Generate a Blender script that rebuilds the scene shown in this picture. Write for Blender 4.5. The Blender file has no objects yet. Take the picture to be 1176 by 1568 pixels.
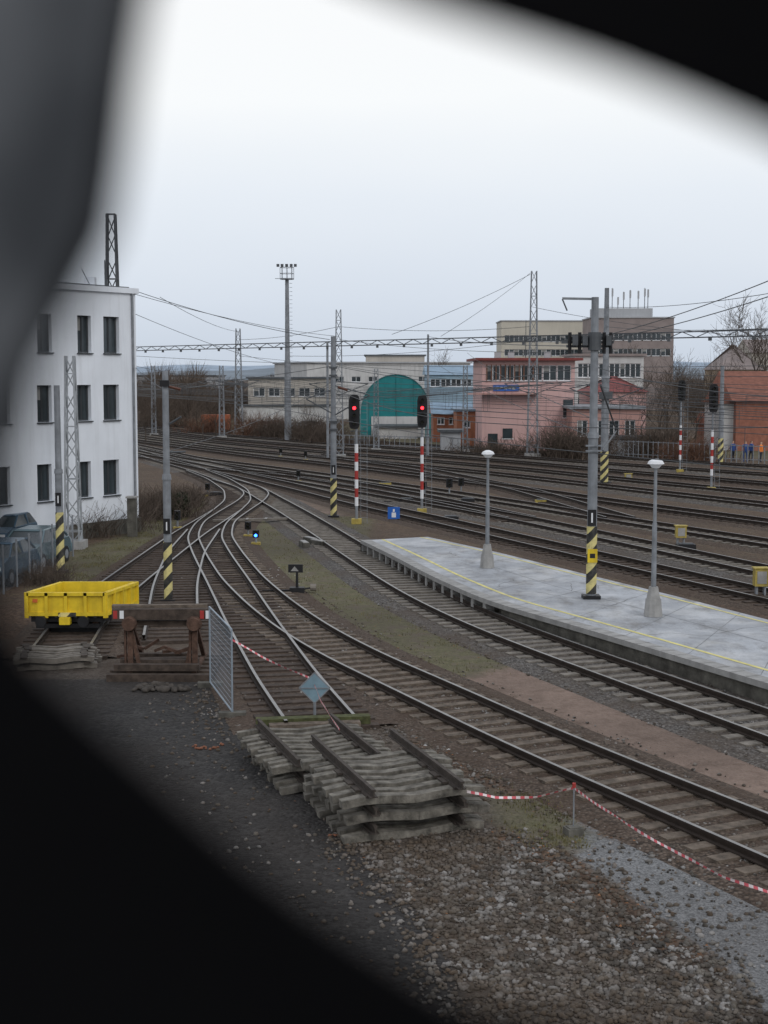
import bpy, math, random, numpy as np
from mathutils import Vector, Matrix
random.seed(7); rng=np.random.default_rng(7)
scene=bpy.context.scene
# ---------------------------------------------------------------- survey: eye height 7.5 m, slight downward tilt
F=2200.0; EH=7.5; TH=math.atan(212/2200)
CT,ST=math.cos(TH),math.sin(TH)
def ray(u,v):
    x=(u-588)/F; y=(784-v)/F
    return Vector((x, CT+y*ST, -ST+y*CT))
def gp(u,v,z=0.0):
    r=ray(u,v); t=(EH-z)/(-r.z); return Vector((r.x*t,r.y*t,z))
def at(u,v,d):
    r=ray(u,v); t=d/r.y; return Vector((r.x*t,d,EH+r.z*t))
def Z(v,d): return at(588,v,d).z
def X(u,d,v=600): return at(u,v,d).x
# ---------------------------------------------------------------- materials
MATS={}
def nodes_of(m):
    m.use_nodes=True; nt=m.node_tree; nt.nodes.clear()
    out=nt.nodes.new('ShaderNodeOutputMaterial'); b=nt.nodes.new('ShaderNodeBsdfPrincipled')
    nt.links.new(b.outputs[0],out.inputs[0]); return nt,b
def mixc(nt,fac,a,b):
    n=nt.nodes.new('ShaderNodeMix'); n.data_type='RGBA'
    for s,val in ((0,fac),(6,a),(7,b)):
        if hasattr(val,'links') : nt.links.new(val,n.inputs[s])
        else: n.inputs[s].default_value=val if s==0 else (*val[:3],1)
    return n.outputs[2]
def noise(nt,pos,scale,detail=6,rough=.6,stretch=None):
    if stretch:
        mp=nt.nodes.new('ShaderNodeMapping'); mp.inputs['Scale'].default_value=stretch
        nt.links.new(pos,mp.inputs[0]); pos=mp.outputs[0]
    n=nt.nodes.new('ShaderNodeTexNoise'); n.inputs['Scale'].default_value=scale
    n.inputs['Detail'].default_value=detail; n.inputs['Roughness'].default_value=rough
    nt.links.new(pos,n.inputs['Vector']); return n.outputs['Fac']
def mrange(nt,val,a,b,c=0,d=1):
    n=nt.nodes.new('ShaderNodeMapRange'); n.inputs[1].default_value=a;n.inputs[2].default_value=b
    n.inputs[3].default_value=c;n.inputs[4].default_value=d; nt.links.new(val,n.inputs[0]); return n.outputs[0]
def sc(c,k): return tuple(min(1,x*k) for x in c[:3])
def M(name,col,rough=.85,metal=0,var=.2,scale=2.0,bump=0.0,bscale=30,spec=.3,streak=0,emit=0,dirt=None):
    if name in MATS: return MATS[name]
    m=bpy.data.materials.new(name); nt,b=nodes_of(m)
    g=nt.nodes.new('ShaderNodeNewGeometry'); pos=g.outputs['Position']
    f=mrange(nt,noise(nt,pos,scale),.3,.7)
    c=mixc(nt,f,sc(col,1-var),sc(col,1+var))
    if streak:
        s=mrange(nt,noise(nt,pos,1.0,5,.6,(3,3,.25)),.5,.75,0,streak)
        c=mixc(nt,s,c,dirt or sc(col,.45))
    nt.links.new(c,b.inputs['Base Color'])
    b.inputs['Roughness'].default_value=rough; b.inputs['Metallic'].default_value=metal
    b.inputs['Specular IOR Level'].default_value=spec
    if bump:
        bp=nt.nodes.new('ShaderNodeBump'); bp.inputs['Strength'].default_value=bump; bp.inputs['Distance'].default_value=.03
        nt.links.new(noise(nt,pos,bscale),bp.inputs['Height']); nt.links.new(bp.outputs[0],b.inputs['Normal'])
    if emit:
        b.inputs['Emission Color'].default_value=(*col[:3],1); b.inputs['Emission Strength'].default_value=emit
    MATS[name]=m; return m
def stripe_mat(name,a,bcol,period,slope):
    m=bpy.data.materials.new(name); nt,b=nodes_of(m)
    g=nt.nodes.new('ShaderNodeNewGeometry'); sp=nt.nodes.new('ShaderNodeSeparateXYZ'); nt.links.new(g.outputs['Position'],sp.inputs[0])
    mu=nt.nodes.new('ShaderNodeMath'); mu.operation='MULTIPLY_ADD'; mu.inputs[1].default_value=slope
    nt.links.new(sp.outputs[0],mu.inputs[0]); nt.links.new(sp.outputs[2],mu.inputs[2])
    dv=nt.nodes.new('ShaderNodeMath'); dv.operation='DIVIDE'; dv.inputs[1].default_value=period; nt.links.new(mu.outputs[0],dv.inputs[0])
    fr=nt.nodes.new('ShaderNodeMath'); fr.operation='FRACT'; nt.links.new(dv.outputs[0],fr.inputs[0])
    gt=nt.nodes.new('ShaderNodeMath'); gt.operation='GREATER_THAN'; gt.inputs[1].default_value=.5; nt.links.new(fr.outputs[0],gt.inputs[0])
    c=mixc(nt,gt.outputs[0],a,bcol)
    d=mrange(nt,noise(nt,g.outputs['Position'],6),.45,.8,0,.6); c=mixc(nt,d,c,(.12,.11,.09))
    nt.links.new(c,b.inputs['Base Color']); b.inputs['Roughness'].default_value=.6
    MATS[name]=m; return m
YB=stripe_mat('yellow_black',(.62,.54,.22),(.015,.015,.015),.62,-1.1)
def stones_mat(name,cols,scale,bump=.8,grime=None,rough=.9):
    m=bpy.data.materials.new(name); nt,b=nodes_of(m)
    g=nt.nodes.new('ShaderNodeNewGeometry'); pos=g.outputs['Position']
    v=nt.nodes.new('ShaderNodeTexVoronoi'); v.inputs['Scale'].default_value=scale; nt.links.new(pos,v.inputs['Vector'])
    sp=nt.nodes.new('ShaderNodeSeparateColor'); nt.links.new(v.outputs['Color'],sp.inputs[0])
    r=nt.nodes.new('ShaderNodeValToRGB'); e=r.color_ramp.elements
    e[0].position=0; e[0].color=(*cols[0],1); e[1].position=1; e[1].color=(*cols[-1],1)
    for i,c in enumerate(cols[1:-1]): 
        k=e.new((i+1)/(len(cols)-1)); k.color=(*c,1)
    nt.links.new(sp.outputs[0],r.inputs[0]); c=r.outputs[0]
    ed=mrange(nt,v.outputs['Distance'],.25,.8,1,.35)
    k=nt.nodes.new('ShaderNodeMix'); k.data_type='RGBA'; k.blend_type='MULTIPLY'; k.inputs[0].default_value=.9
    nt.links.new(c,k.inputs[6]); nt.links.new(ed,k.inputs[7]); c=k.outputs[2]
    f=mrange(nt,noise(nt,pos,.35,7,.7),.4,.62,.05,.8)
    if grime: c=mixc(nt,f,c,grime)
    nt.links.new(c,b.inputs['Base Color']); b.inputs['Roughness'].default_value=rough; b.inputs['Specular IOR Level'].default_value=.25
    bp=nt.nodes.new('ShaderNodeBump'); bp.inputs['Strength'].default_value=bump; bp.inputs['Distance'].default_value=.03; bp.invert=True
    nt.links.new(v.outputs['Distance'],bp.inputs['Height']); nt.links.new(bp.outputs[0],b.inputs['Normal'])
    MATS[name]=m; return m
ballast_brown=stones_mat('ballast_brown',[(.035,.026,.02),(.095,.068,.05),(.155,.12,.095),(.07,.047,.034)],17,grime=(.062,.040,.027))
ballast_grey=stones_mat('ballast_grey',[(.04,.036,.034),(.11,.10,.092),(.20,.19,.18),(.075,.063,.054)],17,grime=(.072,.054,.041))
stone_m=stones_mat('loose_stone',[(.045,.04,.036),(.12,.11,.096),(.36,.35,.34),(.10,.072,.05),(.18,.165,.145)],7,bump=.1,grime=(.085,.064,.046))
rail_side=M('rail_rust',(.035,.026,.021),.8,.2,.3,5)
rail_dull=M('rail_weathered',(.055,.045,.038),.8,.1,.4,6)
rail_top=M('rail_steel',(.24,.235,.23),.4,.75,.2,3)
sleeper_c=M('sleeper_concrete',(.165,.148,.128),.9,0,.4,4,.4,streak=.4)
sleeper_w=M('sleeper_timber',(.06,.045,.036),.9,0,.45,6,.5)
sleeper_old=M('sleeper_worn',(.135,.108,.085),.9,0,.5,5,.8,40,streak=.4)
sleeper_st=M('sleeper_weathered',(.155,.143,.122),.9,0,.65,5,.9,30,streak=.6,dirt=(.05,.042,.033))
conc=M('concrete',(.30,.295,.285),.85,0,.2,3,.25,20,streak=.5)
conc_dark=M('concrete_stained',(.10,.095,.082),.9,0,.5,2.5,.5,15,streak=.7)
joint_m=M('slab_joint',(.20,.205,.21),.9,0,.3,2)
plat_m=bpy.data.materials.new('platform_surface'); nt,b=nodes_of(plat_m); g=nt.nodes.new('ShaderNodeNewGeometry'); pos=g.outputs['Position']
c=mixc(nt,mrange(nt,noise(nt,pos,.5,8,.7),.35,.65),(.25,.262,.28),(.40,.42,.45))
c=mixc(nt,mrange(nt,noise(nt,pos,1.1,9,.75,(1,.45,1)),.48,.64,0,.8),c,(.155,.152,.148)); c=mixc(nt,mrange(nt,noise(nt,pos,14,5,.8),.52,.72,0,.6),c,(.13,.12,.11))
nt.links.new(c,b.inputs['Base Color']); nt.links.new(mrange(nt,noise(nt,pos,.8,6),.4,.6,.35,.8),b.inputs['Roughness'])
mastg=M('mast_grey',(.22,.235,.255),.6,.2,.25,3,streak=.4)
mastd=M('mast_dark',(.085,.092,.10),.6,.2,.2,3)
dark=M('dark_metal',(.018,.018,.02),.55,.2,.2,4)
white=M('white_paint',(.70,.71,.73),.6,0,.06,2,streak=.2)
redp=M('red_paint',(.36,.04,.035),.6,0,.2,4,streak=.3)
yellow=M('yellow_line',(.60,.54,.20),.7,0,.25,3,streak=.5,dirt=(.33,.32,.27))
yel=M('yellow_paint',(.68,.49,.025),.5,0,.18,2.5,streak=.5,dirt=(.2,.12,.02))
yeld=M('yellow_dirty',(.36,.28,.07),.7,0,.3,4,streak=.5)
rust=M('rust',(.085,.05,.036),.9,0,.5,6,.5)
glass=M('window_glass',(.03,.04,.045),.12,0,.4,.7,spec=.6)
wire_m=M('wire',(.07,.075,.08),.6,.2,.1,1)
insul=M('insulator',(.10,.04,.025),.3,0,.2,4)
blue=M('blue_sign',(.02,.11,.42),.5,0,.1,3)
green_steel=M('sign_back',(.20,.30,.36),.5,.2,.15,3,streak=.3)
bark=M('bark',(.075,.062,.052),.95,0,.3,4)
twig=M('twigs',(.082,.063,.05),.95,0,.4,1)
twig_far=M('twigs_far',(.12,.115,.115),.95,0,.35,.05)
leafm=M('evergreen_leaf',(.028,.035,.018),.8,0,.5,2)
grassb=M('grass_blades',(.125,.112,.052),.9,0,.55,.9)
# ---------------------------------------------------------------- mesh builder
class MB:
    def __init__(s): s.v=[];s.f=[];s.m=[];s.slots=[]
    def si(s,m):
        if m not in s.slots: s.slots.append(m)
        return s.slots.index(m)
    def poly(s,pts,m):
        b=len(s.v); s.v+= [tuple(p) for p in pts]; s.f.append(tuple(range(b,b+len(pts)))); s.m.append(s.si(m))
    def hexa(s,p,m):
        b=len(s.v); s.v+=[tuple(q) for q in p]; i=s.si(m)
        for f in ((3,2,1,0),(4,5,6,7),(0,1,5,4),(1,2,6,5),(2,3,7,6),(3,0,4,7)):
            s.f.append(tuple(b+k for k in f)); s.m.append(i)
    def box(s,c,size,m,rz=0,bev=0):
        cx,cy,cz=c; a,b_,h=size[0]/2,size[1]/2,size[2]/2; co,si=math.cos(rz),math.sin(rz)
        P=[]
        for z in (-h,h):
            for x,y in ((-a,-b_),(a,-b_),(a,b_),(-a,b_)):
                P.append((cx+x*co-y*si,cy+x*si+y*co,cz+z))
        s.hexa(P,m)
    def beam(s,p0,p1,w,h,m):
        p0=Vector(p0);p1=Vector(p1);d=(p1-p0)
        if d.length<1e-6: return
        d.normalize(); up=Vector((0,0,1)) if abs(d.z)<.95 else Vector((0,1,0))
        r=d.cross(up).normalized(); q=r.cross(d).normalized(); r*=w/2; q*=h/2
        s.hexa([p0-r-q,p0+r-q,p1+r-q,p1-r-q,p0-r+q,p0+r+q,p1+r+q,p1-r+q],m)
    def cyl(s,p0,p1,r0,r1,m,n=10,cap=True):
        p0=Vector(p0);p1=Vector(p1);d=(p1-p0)
        if d.length<1e-6: return
        d.normalize(); up=Vector((0,0,1)) if abs(d.z)<.95 else Vector((1,0,0))
        a=d.cross(up).normalized(); c=a.cross(d).normalized(); b=len(s.v); i=s.si(m)
        for k in range(n):
            t=2*math.pi*k/n; o=a*math.cos(t)+c*math.sin(t)
            s.v.append(tuple(p0+o*r0)); s.v.append(tuple(p1+o*r1))
        for k in range(n):
            j=(k+1)%n; s.f.append((b+2*k,b+2*k+1,b+2*j+1,b+2*j)); s.m.append(i)
        if cap:
            s.f.append(tuple(b+2*k for k in range(n))); s.m.append(i)
            s.f.append(tuple(b+2*k+1 for k in reversed(range(n)))); s.m.append(i)
    def mesh(s,name,origin):
        me=bpy.data.meshes.new(name); o=origin
        me.from_pydata([(x-o[0],y-o[1],z-o[2]) for x,y,z in s.v],[],s.f)
        for m in s.slots: me.materials.append(m)
        me.polygons.foreach_set('material_index',s.m); me.update(); return me
def link(o): scene.collection.objects.link(o); return o
class Obj:
    def __init__(s,name): s.name=name; s.p={}
    def part(s,n='body'):
        if n not in s.p: s.p[n]=MB()
        return s.p[n]
    def finish(s,origin=None):
        ps={k:b for k,b in s.p.items() if b.v}
        A=np.concatenate([np.array(b.v) for b in ps.values()]); lo,hi=A.min(0),A.max(0)
        o=origin or ((lo[0]+hi[0])/2,(lo[1]+hi[1])/2,lo[2]); o=tuple(float(x) for x in o)
        if len(ps)==1:
            k,b=list(ps.items())[0]; ob=link(bpy.data.objects.new(s.name,b.mesh(s.name,o))); ob.location=o; return ob
        e=link(bpy.data.objects.new(s.name,None)); e.location=o; e.empty_display_size=.3
        for k,b in ps.items():
            ob=link(bpy.data.objects.new(k,b.mesh(k,o))); ob.parent=e
        return e
# ---------------------------------------------------------------- world, sun, camera
w=bpy.data.worlds.new('World'); scene.world=w; w.use_nodes=True; nt=w.node_tree; nt.nodes.clear()
out=nt.nodes.new('ShaderNodeOutputWorld'); sky=nt.nodes.new('ShaderNodeTexSky'); sky.sky_type='NISHITA'; sky.sun_disc=False
sky.sun_elevation=math.radians(38); sky.sun_rotation=math.radians(150); sky.air_density=1.0; sky.dust_density=4
b1=nt.nodes.new('ShaderNodeBackground'); b1.inputs[1].default_value=.08; nt.links.new(sky.outputs[0],b1.inputs[0])
tc=nt.nodes.new('ShaderNodeTexCoord'); sp=nt.nodes.new('ShaderNodeSeparateXYZ'); nt.links.new(tc.outputs['Generated'],sp.inputs[0])
nz=nt.nodes.new('ShaderNodeTexNoise'); nz.inputs['Scale'].default_value=2.2; nz.inputs['Detail'].default_value=4
mp=nt.nodes.new('ShaderNodeMapping'); mp.inputs['Scale'].default_value=(1,1,3.5); nt.links.new(tc.outputs['Generated'],mp.inputs[0]); nt.links.new(mp.outputs[0],nz.inputs['Vector'])
ma=nt.nodes.new('ShaderNodeMath'); ma.operation='MULTIPLY_ADD'; ma.inputs[1].default_value=.07
nt.links.new(nz.outputs['Fac'],ma.inputs[0]); nt.links.new(sp.outputs[2],ma.inputs[2])
cr=nt.nodes.new('ShaderNodeValToRGB'); e=cr.color_ramp.elements
e[0].position=.03; e[0].color=(.60,.67,.77,1); e[1].position=1; e[1].color=(.76,.81,.90,1)
for p,c in ((.08,(.70,.765,.86,1)),(.155,(.82,.87,.935,1)),(.225,(.97,.99,1,1)),(.34,(1,1,1,1)),(.6,(.82,.86,.94,1))):
    k=e.new(p); k.color=c
nt.links.new(ma.outputs[0],cr.inputs[0])
b2=nt.nodes.new('ShaderNodeBackground'); b2.inputs[1].default_value=1.04; nt.links.new(cr.outputs[0],b2.inputs[0])
mx=nt.nodes.new('ShaderNodeMixShader'); mx.inputs[0].default_value=.92
nt.links.new(b1.outputs[0],mx.inputs[1]); nt.links.new(b2.outputs[0],mx.inputs[2]); nt.links.new(mx.outputs[0],out.inputs[0])
sl=bpy.data.lights.new('sun','SUN'); sl.energy=.7; sl.angle=math.radians(25); sl.color=(1,.98,.95)
so=link(bpy.data.objects.new('sun',sl)); so.rotation_euler=(math.radians(52),0,math.radians(30)); so.location=(0,-20,60)
cam=bpy.data.cameras.new('camera'); co=link(bpy.data.objects.new('camera',cam)); scene.camera=co
cam.sensor_fit='VERTICAL'; cam.sensor_height=32; cam.lens=F/1568*32; cam.clip_start=.05; cam.clip_end=20000
co.location=(0,0,EH); co.rotation_euler=(math.pi/2-TH,0,0)
cam.dof.use_dof=True; cam.dof.focus_distance=42; cam.dof.aperture_fstop=3.6
scene.view_settings.view_transform='Standard'
try: scene.view_settings.look='None'
except: pass
# ---------------------------------------------------------------- ground
def geo(a,b,n): return list(a+(b-a)*((np.exp(np.linspace(0,5,n))-1)/(math.exp(5)-1)))[1:]
xs=[-x for x in reversed(geo(32,7000,22))]+list(np.arange(-32,34.01,.35))+geo(34,7000,22)
ys=[-y for y in reversed(geo(0,2000,8))]+[0,6]+list(np.arange(12,112,.35))+geo(112,9000,45)
xs=np.array(xs); ys=np.array(ys); GX,GY=np.meshgrid(xs,ys); nx,ny=len(xs),len(ys)
P=np.stack([GX.ravel(),GY.ravel()],1)
def sdist(P,poly):
    Q=np.array(poly); n=len(Q); d=np.full(len(P),1e9); ins=np.zeros(len(P),bool)
    for i in range(n):
        a=Q[i];b=Q[(i+1)%n]; ab=b-a; t=np.clip(((P-a)@ab)/(ab@ab+1e-9),0,1)
        d=np.minimum(d,np.linalg.norm(P-(a+t[:,None]*ab),axis=1))
        c=((a[1]>P[:,1])!=(b[1]>P[:,1])); 
        xx=(b[0]-a[0])*(P[:,1]-a[1])/(b[1]-a[1]+1e-12)+a[0]; ins^=(c&(P[:,0]<xx))
    return np.where(ins,d,-d)
def G2(L): return [tuple(gp(u,v))[:2] for u,v in L]
def mask(L,soft=.8): 
    return np.clip(.5+sdist(P,G2(L))/(2*soft),0,1)
GR=[[(385,790),(440,800),(520,865),(640,935),(760,990),(780,1020),(690,1040),(610,1010),(520,960),(450,912),(385,850)],
    [(760,1215),(850,1225),(900,1290),(850,1300),(770,1262)],
    [(60,905),(110,845),(205,815),(225,780),(300,765),(330,775),(240,835),(190,885),(120,905)],
    [(470,785),(570,795),(560,825),(520,822)],
    [(780,1150),(840,1160),(1000,1240),(1000,1260),(820,1200),(720,1150)],
    [(480,985),(560,1000),(660,1040),(760,1085),(700,1085),(600,1040)],
    [(345,830),(365,830),(400,880),(420,930),(385,900)]]
grass=np.zeros(len(P))
for L in GR: grass=np.maximum(grass,mask(L,.9))
far=[(212,640),(1500,690),(1500,712),(1176,702),(820,688),(640,680),(480,672),(212,645)]
grass=np.maximum(grass,mask(far,3))
grass=np.maximum(grass,.34*(P[:,1]>46))
sand=np.maximum(mask([(690,1025),(790,1025),(900,1056),(1040,1108),(1250,1185),(1250,1295),(1050,1208),(900,1150),(760,1090)],.6),mask([(640,995),(740,1000),(850,1045),(820,1085),(700,1045)],.5))
sand=np.maximum(sand,.9*mask([(420,765),(470,765),(560,800),(500,806)],1))
sand=np.maximum(sand,.55*mask([(600,1010),(700,1040),(860,1110),(1050,1210),(1000,1240),(800,1140),(640,1060)],.4))
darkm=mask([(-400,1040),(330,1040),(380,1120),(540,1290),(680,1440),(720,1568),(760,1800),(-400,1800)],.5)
fine=mask([(800,1225),(900,1235),(1176,1370),(1300,1440),(1300,1700),(1110,1480),(1000,1400),(880,1310)],.35)
brown=np.maximum(mask([(740,1255),(860,1300),(1000,1400),(1110,1480),(1050,1480),(900,1380),(760,1290)],.4),.8*mask([(620,1110),(800,1190),(1000,1300),(960,1300),(760,1215),(620,1150)],.4))
brown=np.maximum(brown,.85*mask([(330,850),(400,940),(560,1130),(420,1110),(330,960),(230,900),(300,830)],1.2))
brown=np.maximum(brown,.6*(P[:,1]>40))
me=bpy.data.meshes.new('ground')
idx=np.arange(nx*ny).reshape(ny,nx); q=np.stack([idx[:-1,:-1],idx[:-1,1:],idx[1:,1:],idx[1:,:-1]],-1).reshape(-1,4)
me.from_pydata(np.column_stack([P,np.zeros(len(P))]).tolist(),[],q.tolist())
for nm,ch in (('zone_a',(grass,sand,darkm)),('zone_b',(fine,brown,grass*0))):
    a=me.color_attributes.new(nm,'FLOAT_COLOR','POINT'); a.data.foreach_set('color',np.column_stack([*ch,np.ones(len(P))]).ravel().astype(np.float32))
m=bpy.data.materials.new('ground_mix'); nt,b=nodes_of(m)
g=nt.nodes.new('ShaderNodeNewGeometry'); pos=g.outputs['Position']
def vor(scale):
    v=nt.nodes.new('ShaderNodeTexVoronoi'); v.inputs['Scale'].default_value=scale; nt.links.new(pos,v.inputs['Vector'])
    s=nt.nodes.new('ShaderNodeSeparateColor'); nt.links.new(v.outputs['Color'],s.inputs[0]); return v,s.outputs[0]
v1,c1=vor(15); v2,c2=vor(38)
nB=noise(nt,pos,.45,8,.65); nS=noise(nt,pos,5,8,.7); nM=noise(nt,pos,1.6,8,.7); nL=noise(nt,pos,.13,6,.6)
def ats(nm):
    a=nt.nodes.new('ShaderNodeAttribute'); a.attribute_name=nm; s=nt.nodes.new('ShaderNodeSeparateColor'); nt.links.new(a.outputs['Color'],s.inputs[0]); return s.outputs
A=ats('zone_a');B=ats('zone_b')
def fac(mk,n,amp=.9,lo=.4,hi=.6):
    k=nt.nodes.new('ShaderNodeMath'); k.operation='MULTIPLY_ADD'; k.inputs[1].default_value=amp
    nt.links.new(n,k.inputs[0]); nt.links.new(mk,k.inputs[2])
    return mrange(nt,k.outputs[0],lo+amp/2,hi+amp/2)
c=mixc(nt,c1,(.04,.034,.03),(.17,.152,.132)); c=mixc(nt,mrange(nt,nB,.33,.6,.1,.85),c,(.08,.058,.042))
cf=mixc(nt,c2,(.10,.102,.103),(.25,.252,.255)); c=mixc(nt,fac(B[0],nM),c,cf)
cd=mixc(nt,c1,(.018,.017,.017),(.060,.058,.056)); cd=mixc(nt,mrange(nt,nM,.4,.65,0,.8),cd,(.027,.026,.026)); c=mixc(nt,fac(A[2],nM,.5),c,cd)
cb=mixc(nt,c1,(.045,.028,.019),(.15,.098,.067)); c=mixc(nt,fac(B[1],nM),c,cb)
cs=mixc(nt,nS,(.15,.10,.077),(.33,.25,.205)); cs=mixc(nt,mrange(nt,nM,.48,.68,0,.75),cs,(.12,.082,.063)); c=mixc(nt,fac(A[1],nM,.9,.35,.7),c,cs)
cg=mixc(nt,mrange(nt,nS,.3,.7),(.062,.062,.028),(.175,.16,.095)); cg=mixc(nt,mrange(nt,nM,.46,.62,0,.9),cg,(.125,.102,.078)); c=mixc(nt,fac(A[0],nM,1.1,.3,.6),c,cg)
c=mixc(nt,mrange(nt,nL,.35,.6,.45,0),c,(.042,.033,.027))
nt.links.new(c,b.inputs['Base Color']); b.inputs['Roughness'].default_value=.92; b.inputs['Specular IOR Level'].default_value=.2
bp=nt.nodes.new('ShaderNodeBump'); bp.inputs['Strength'].default_value=.8; bp.inputs['Distance'].default_value=.04; bp.invert=True
nt.links.new(v1.outputs['Distance'],bp.inputs['Height']); nt.links.new(bp.outputs[0],b.inputs['Normal'])
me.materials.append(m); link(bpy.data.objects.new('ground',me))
# ---------------------------------------------------------------- polyline tools
def spline(pts,step=.6,ext0=0,ext1=0,it=40):
    p=[Vector((q[0],q[1],0)) for q in pts]
    if ext0: p=[p[0]+(p[0]-p[1]).normalized()*ext0]+p
    if ext1: p=p+[p[-1]+(p[-1]-p[-2]).normalized()*ext1]
    def res(a,st):
        a=np.array(a)[:,:2]; s=np.r_[0,np.cumsum(np.linalg.norm(np.diff(a,axis=0),axis=1))]; n=max(2,int(s[-1]/st))
        t=np.linspace(0,s[-1],n+1); return np.column_stack([np.interp(t,s,a[:,0]),np.interp(t,s,a[:,1])])
    a=res([tuple(x) for x in p],step)
    for _ in range(it): a[1:-1]=.25*a[:-2]+.5*a[1:-1]+.25*a[2:]
    return res(np.column_stack([a,a[:,0]*0]),step)
def tang(a):
    t=np.gradient(a,axis=0); return t/np.linalg.norm(t,axis=1)[:,None]
def off(a,o): 
    t=tang(a); return a+np.column_stack([-t[:,1],t[:,0]])*o
def strip(mb,a,prof,mats):
    L=[off(a,o) for o,z in prof]
    for k in range(len(prof)-1):
        i=mb.si(mats[k]); b=len(mb.v)
        for j in range(len(a)):
            mb.v.append((L[k][j][0],L[k][j][1],prof[k][1])); mb.v.append((L[k+1][j][0],L[k+1][j][1],prof[k+1][1]))
        for j in range(len(a)-1):
            mb.f.append((b+2*j,b+2*j+1,b+2*j+3,b+2*j+2)[::-1]); mb.m.append(i)
TRK=[]
def track(px,bal,slp,e0=0,e1=0,world=None,w=1.5,it=40,lift=None):
    k=len(TRK); zb=.045+k*.004
    a=spline(world or [tuple(gp(u,v)) for u,v in px],.6,e0,e1,it); TRK.append((a,zb))
    o=Obj('railway_track'); mb=o.part('ballast_bed')
    strip(mb,a,[(w+.5,-.02),(w,zb),(-w,zb),(-w-.5,-.02)],[bal]*3)
    sm=o.part('sleepers'); t=tang(a)
    for j in range(len(a)):
        r=math.atan2(t[j][1],t[j][0])+random.uniform(-.03,.03)
        sm.box((a[j][0],a[j][1],zb-.035+random.uniform(-.014,.008)),(.25,2.5+random.uniform(-.06,.06),.15),slp,r)
    rm=o.part('rails'); z=zb+.045
    for s in (-.75,.75):
        strip(rm,a,[(s+.07,z),(s+.07,z+.02),(s+.02,z+.035),(s+.036,z+.11),(s+.036,z+.15),(s-.036,z+.15),(s-.036,z+.11),(s-.02,z+.035),(s-.07,z+.02),(s-.07,z)],
              [rail_side]*4+[rail_top]+[rail_side]*4)
    o.finish()
T1=[(1176,1122),(1050,1076),(900,1022),(760,970),(650,918),(570,868),(500,822),(450,790),(415,770),(385,752),(345,738),(300,722),(250,708),(211,695)]
T2=[(1176,1300),(1050,1246),(900,1183),(760,1120),(640,1062),(548,1020),(470,976),(415,935),(372,895),(345,858),(328,828),(335,805),(360,788),(385,772),(395,760),(380,750),(340,738)]
S1=[(492,1118),(440,1050),(385,962),(350,900),(325,858),(312,830),(322,808),(345,790),(365,772),(362,756),(335,738),(300,724)]
S2=[(90,1010),(130,950),(190,900),(240,862),(290,824),(325,802),(350,786)]
S3=[(262,985),(268,905),(284,855),(312,818)]
track(T1,ballast_grey,sleeper_c,8,20)
track(T2,ballast_brown,sleeper_old,8,0,it=12)
track(S1,ballast_brown,sleeper_w,0,0,it=12)
track(S2,ballast_brown,sleeper_w,0,0,w=1.3,it=12)
track(S3,ballast_brown,sleeper_w,0,0,w=1.3,it=12)
FARS=[[(1176,920),(950,868),(800,833),(660,800),(560,778),(480,757),(395,737),(300,716),(211,700)],
 [(1176,882),(950,833),(800,800),(680,778),(560,757),(450,738),(340,718),(211,690)],
 [(1176,838),(950,802),(800,777),(660,755),(540,738),(420,721),(300,706),(211,686)],
 [(1176,805),(950,775),(800,753),(660,734),(520,716),(400,703),(211,678)],
 [(1176,778),(950,752),(800,734),(650,718),(500,704),(350,690),(211,671)],
 [(1176,760),(950,738),(800,722),(640,708),(480,694),(330,680),(211,664)],
 [(1176,745),(950,726),(800,712),(640,699),(480,687),(330,674),(211,659)],
 [(1176,731),(950,715),(800,704),(640,692),(480,680),(330,668),(211,654)],
 [(1176,718),(950,705),(800,695),(640,684),(480,673),(300,658),(211,648)]]
for i,L in enumerate(FARS): track(L,ballast_grey if i%3==1 else ballast_brown,sleeper_c if i%3 else sleeper_w,25,40,it=60,w=1.5)
track([(330,722),(480,735),(640,765),(800,800)],ballast_brown,sleeper_w,0,0,it=20,w=1.4)
track([(480,700),(640,722),(800,755),(950,800)],ballast_brown,sleeper_w,0,0,it=20,w=1.4)
# ---------------------------------------------------------------- loose stones and grass tufts
phi=(1+5**.5)/2
ICOV=np.array([(-1,phi,0),(1,phi,0),(-1,-phi,0),(1,-phi,0),(0,-1,phi),(0,1,phi),(0,-1,-phi),(0,1,-phi),(phi,0,-1),(phi,0,1),(-phi,0,-1),(-phi,0,1)])/1.9
ICOF=np.array([(0,11,5),(0,5,1),(0,1,7),(0,7,10),(0,10,11),(1,5,9),(5,11,4),(11,10,2),(10,7,6),(7,1,8),(3,9,4),(3,4,2),(3,2,6),(3,6,8),(3,8,9),(4,9,5),(2,4,11),(6,2,10),(8,6,7),(9,8,1)])
def tri_mesh(name,V,Fc,mat):
    me=bpy.data.meshes.new(name); me.vertices.add(len(V)); me.vertices.foreach_set('co',V.astype(np.float32).ravel())
    n=len(Fc); me.loops.add(3*n); me.loops.foreach_set('vertex_index',Fc.ravel().astype(np.int32)); me.polygons.add(n)
    me.polygons.foreach_set('loop_start',np.arange(0,3*n,3,dtype=np.int32))
    try: me.polygons.foreach_set('loop_total',np.full(n,3,dtype=np.int32))
    except Exception: pass
    me.update(calc_edges=True); me.validate(); me.materials.append(mat); return link(bpy.data.objects.new(name,me))
def inpoly(L,n,soft=.25):
    Q=np.array(G2(L)); lo,hi=Q.min(0),Q.max(0); p=rng.uniform(lo,hi,(n,2)); s=sdist(p,Q)
    return p[s>rng.uniform(-soft,soft,len(p))]
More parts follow.
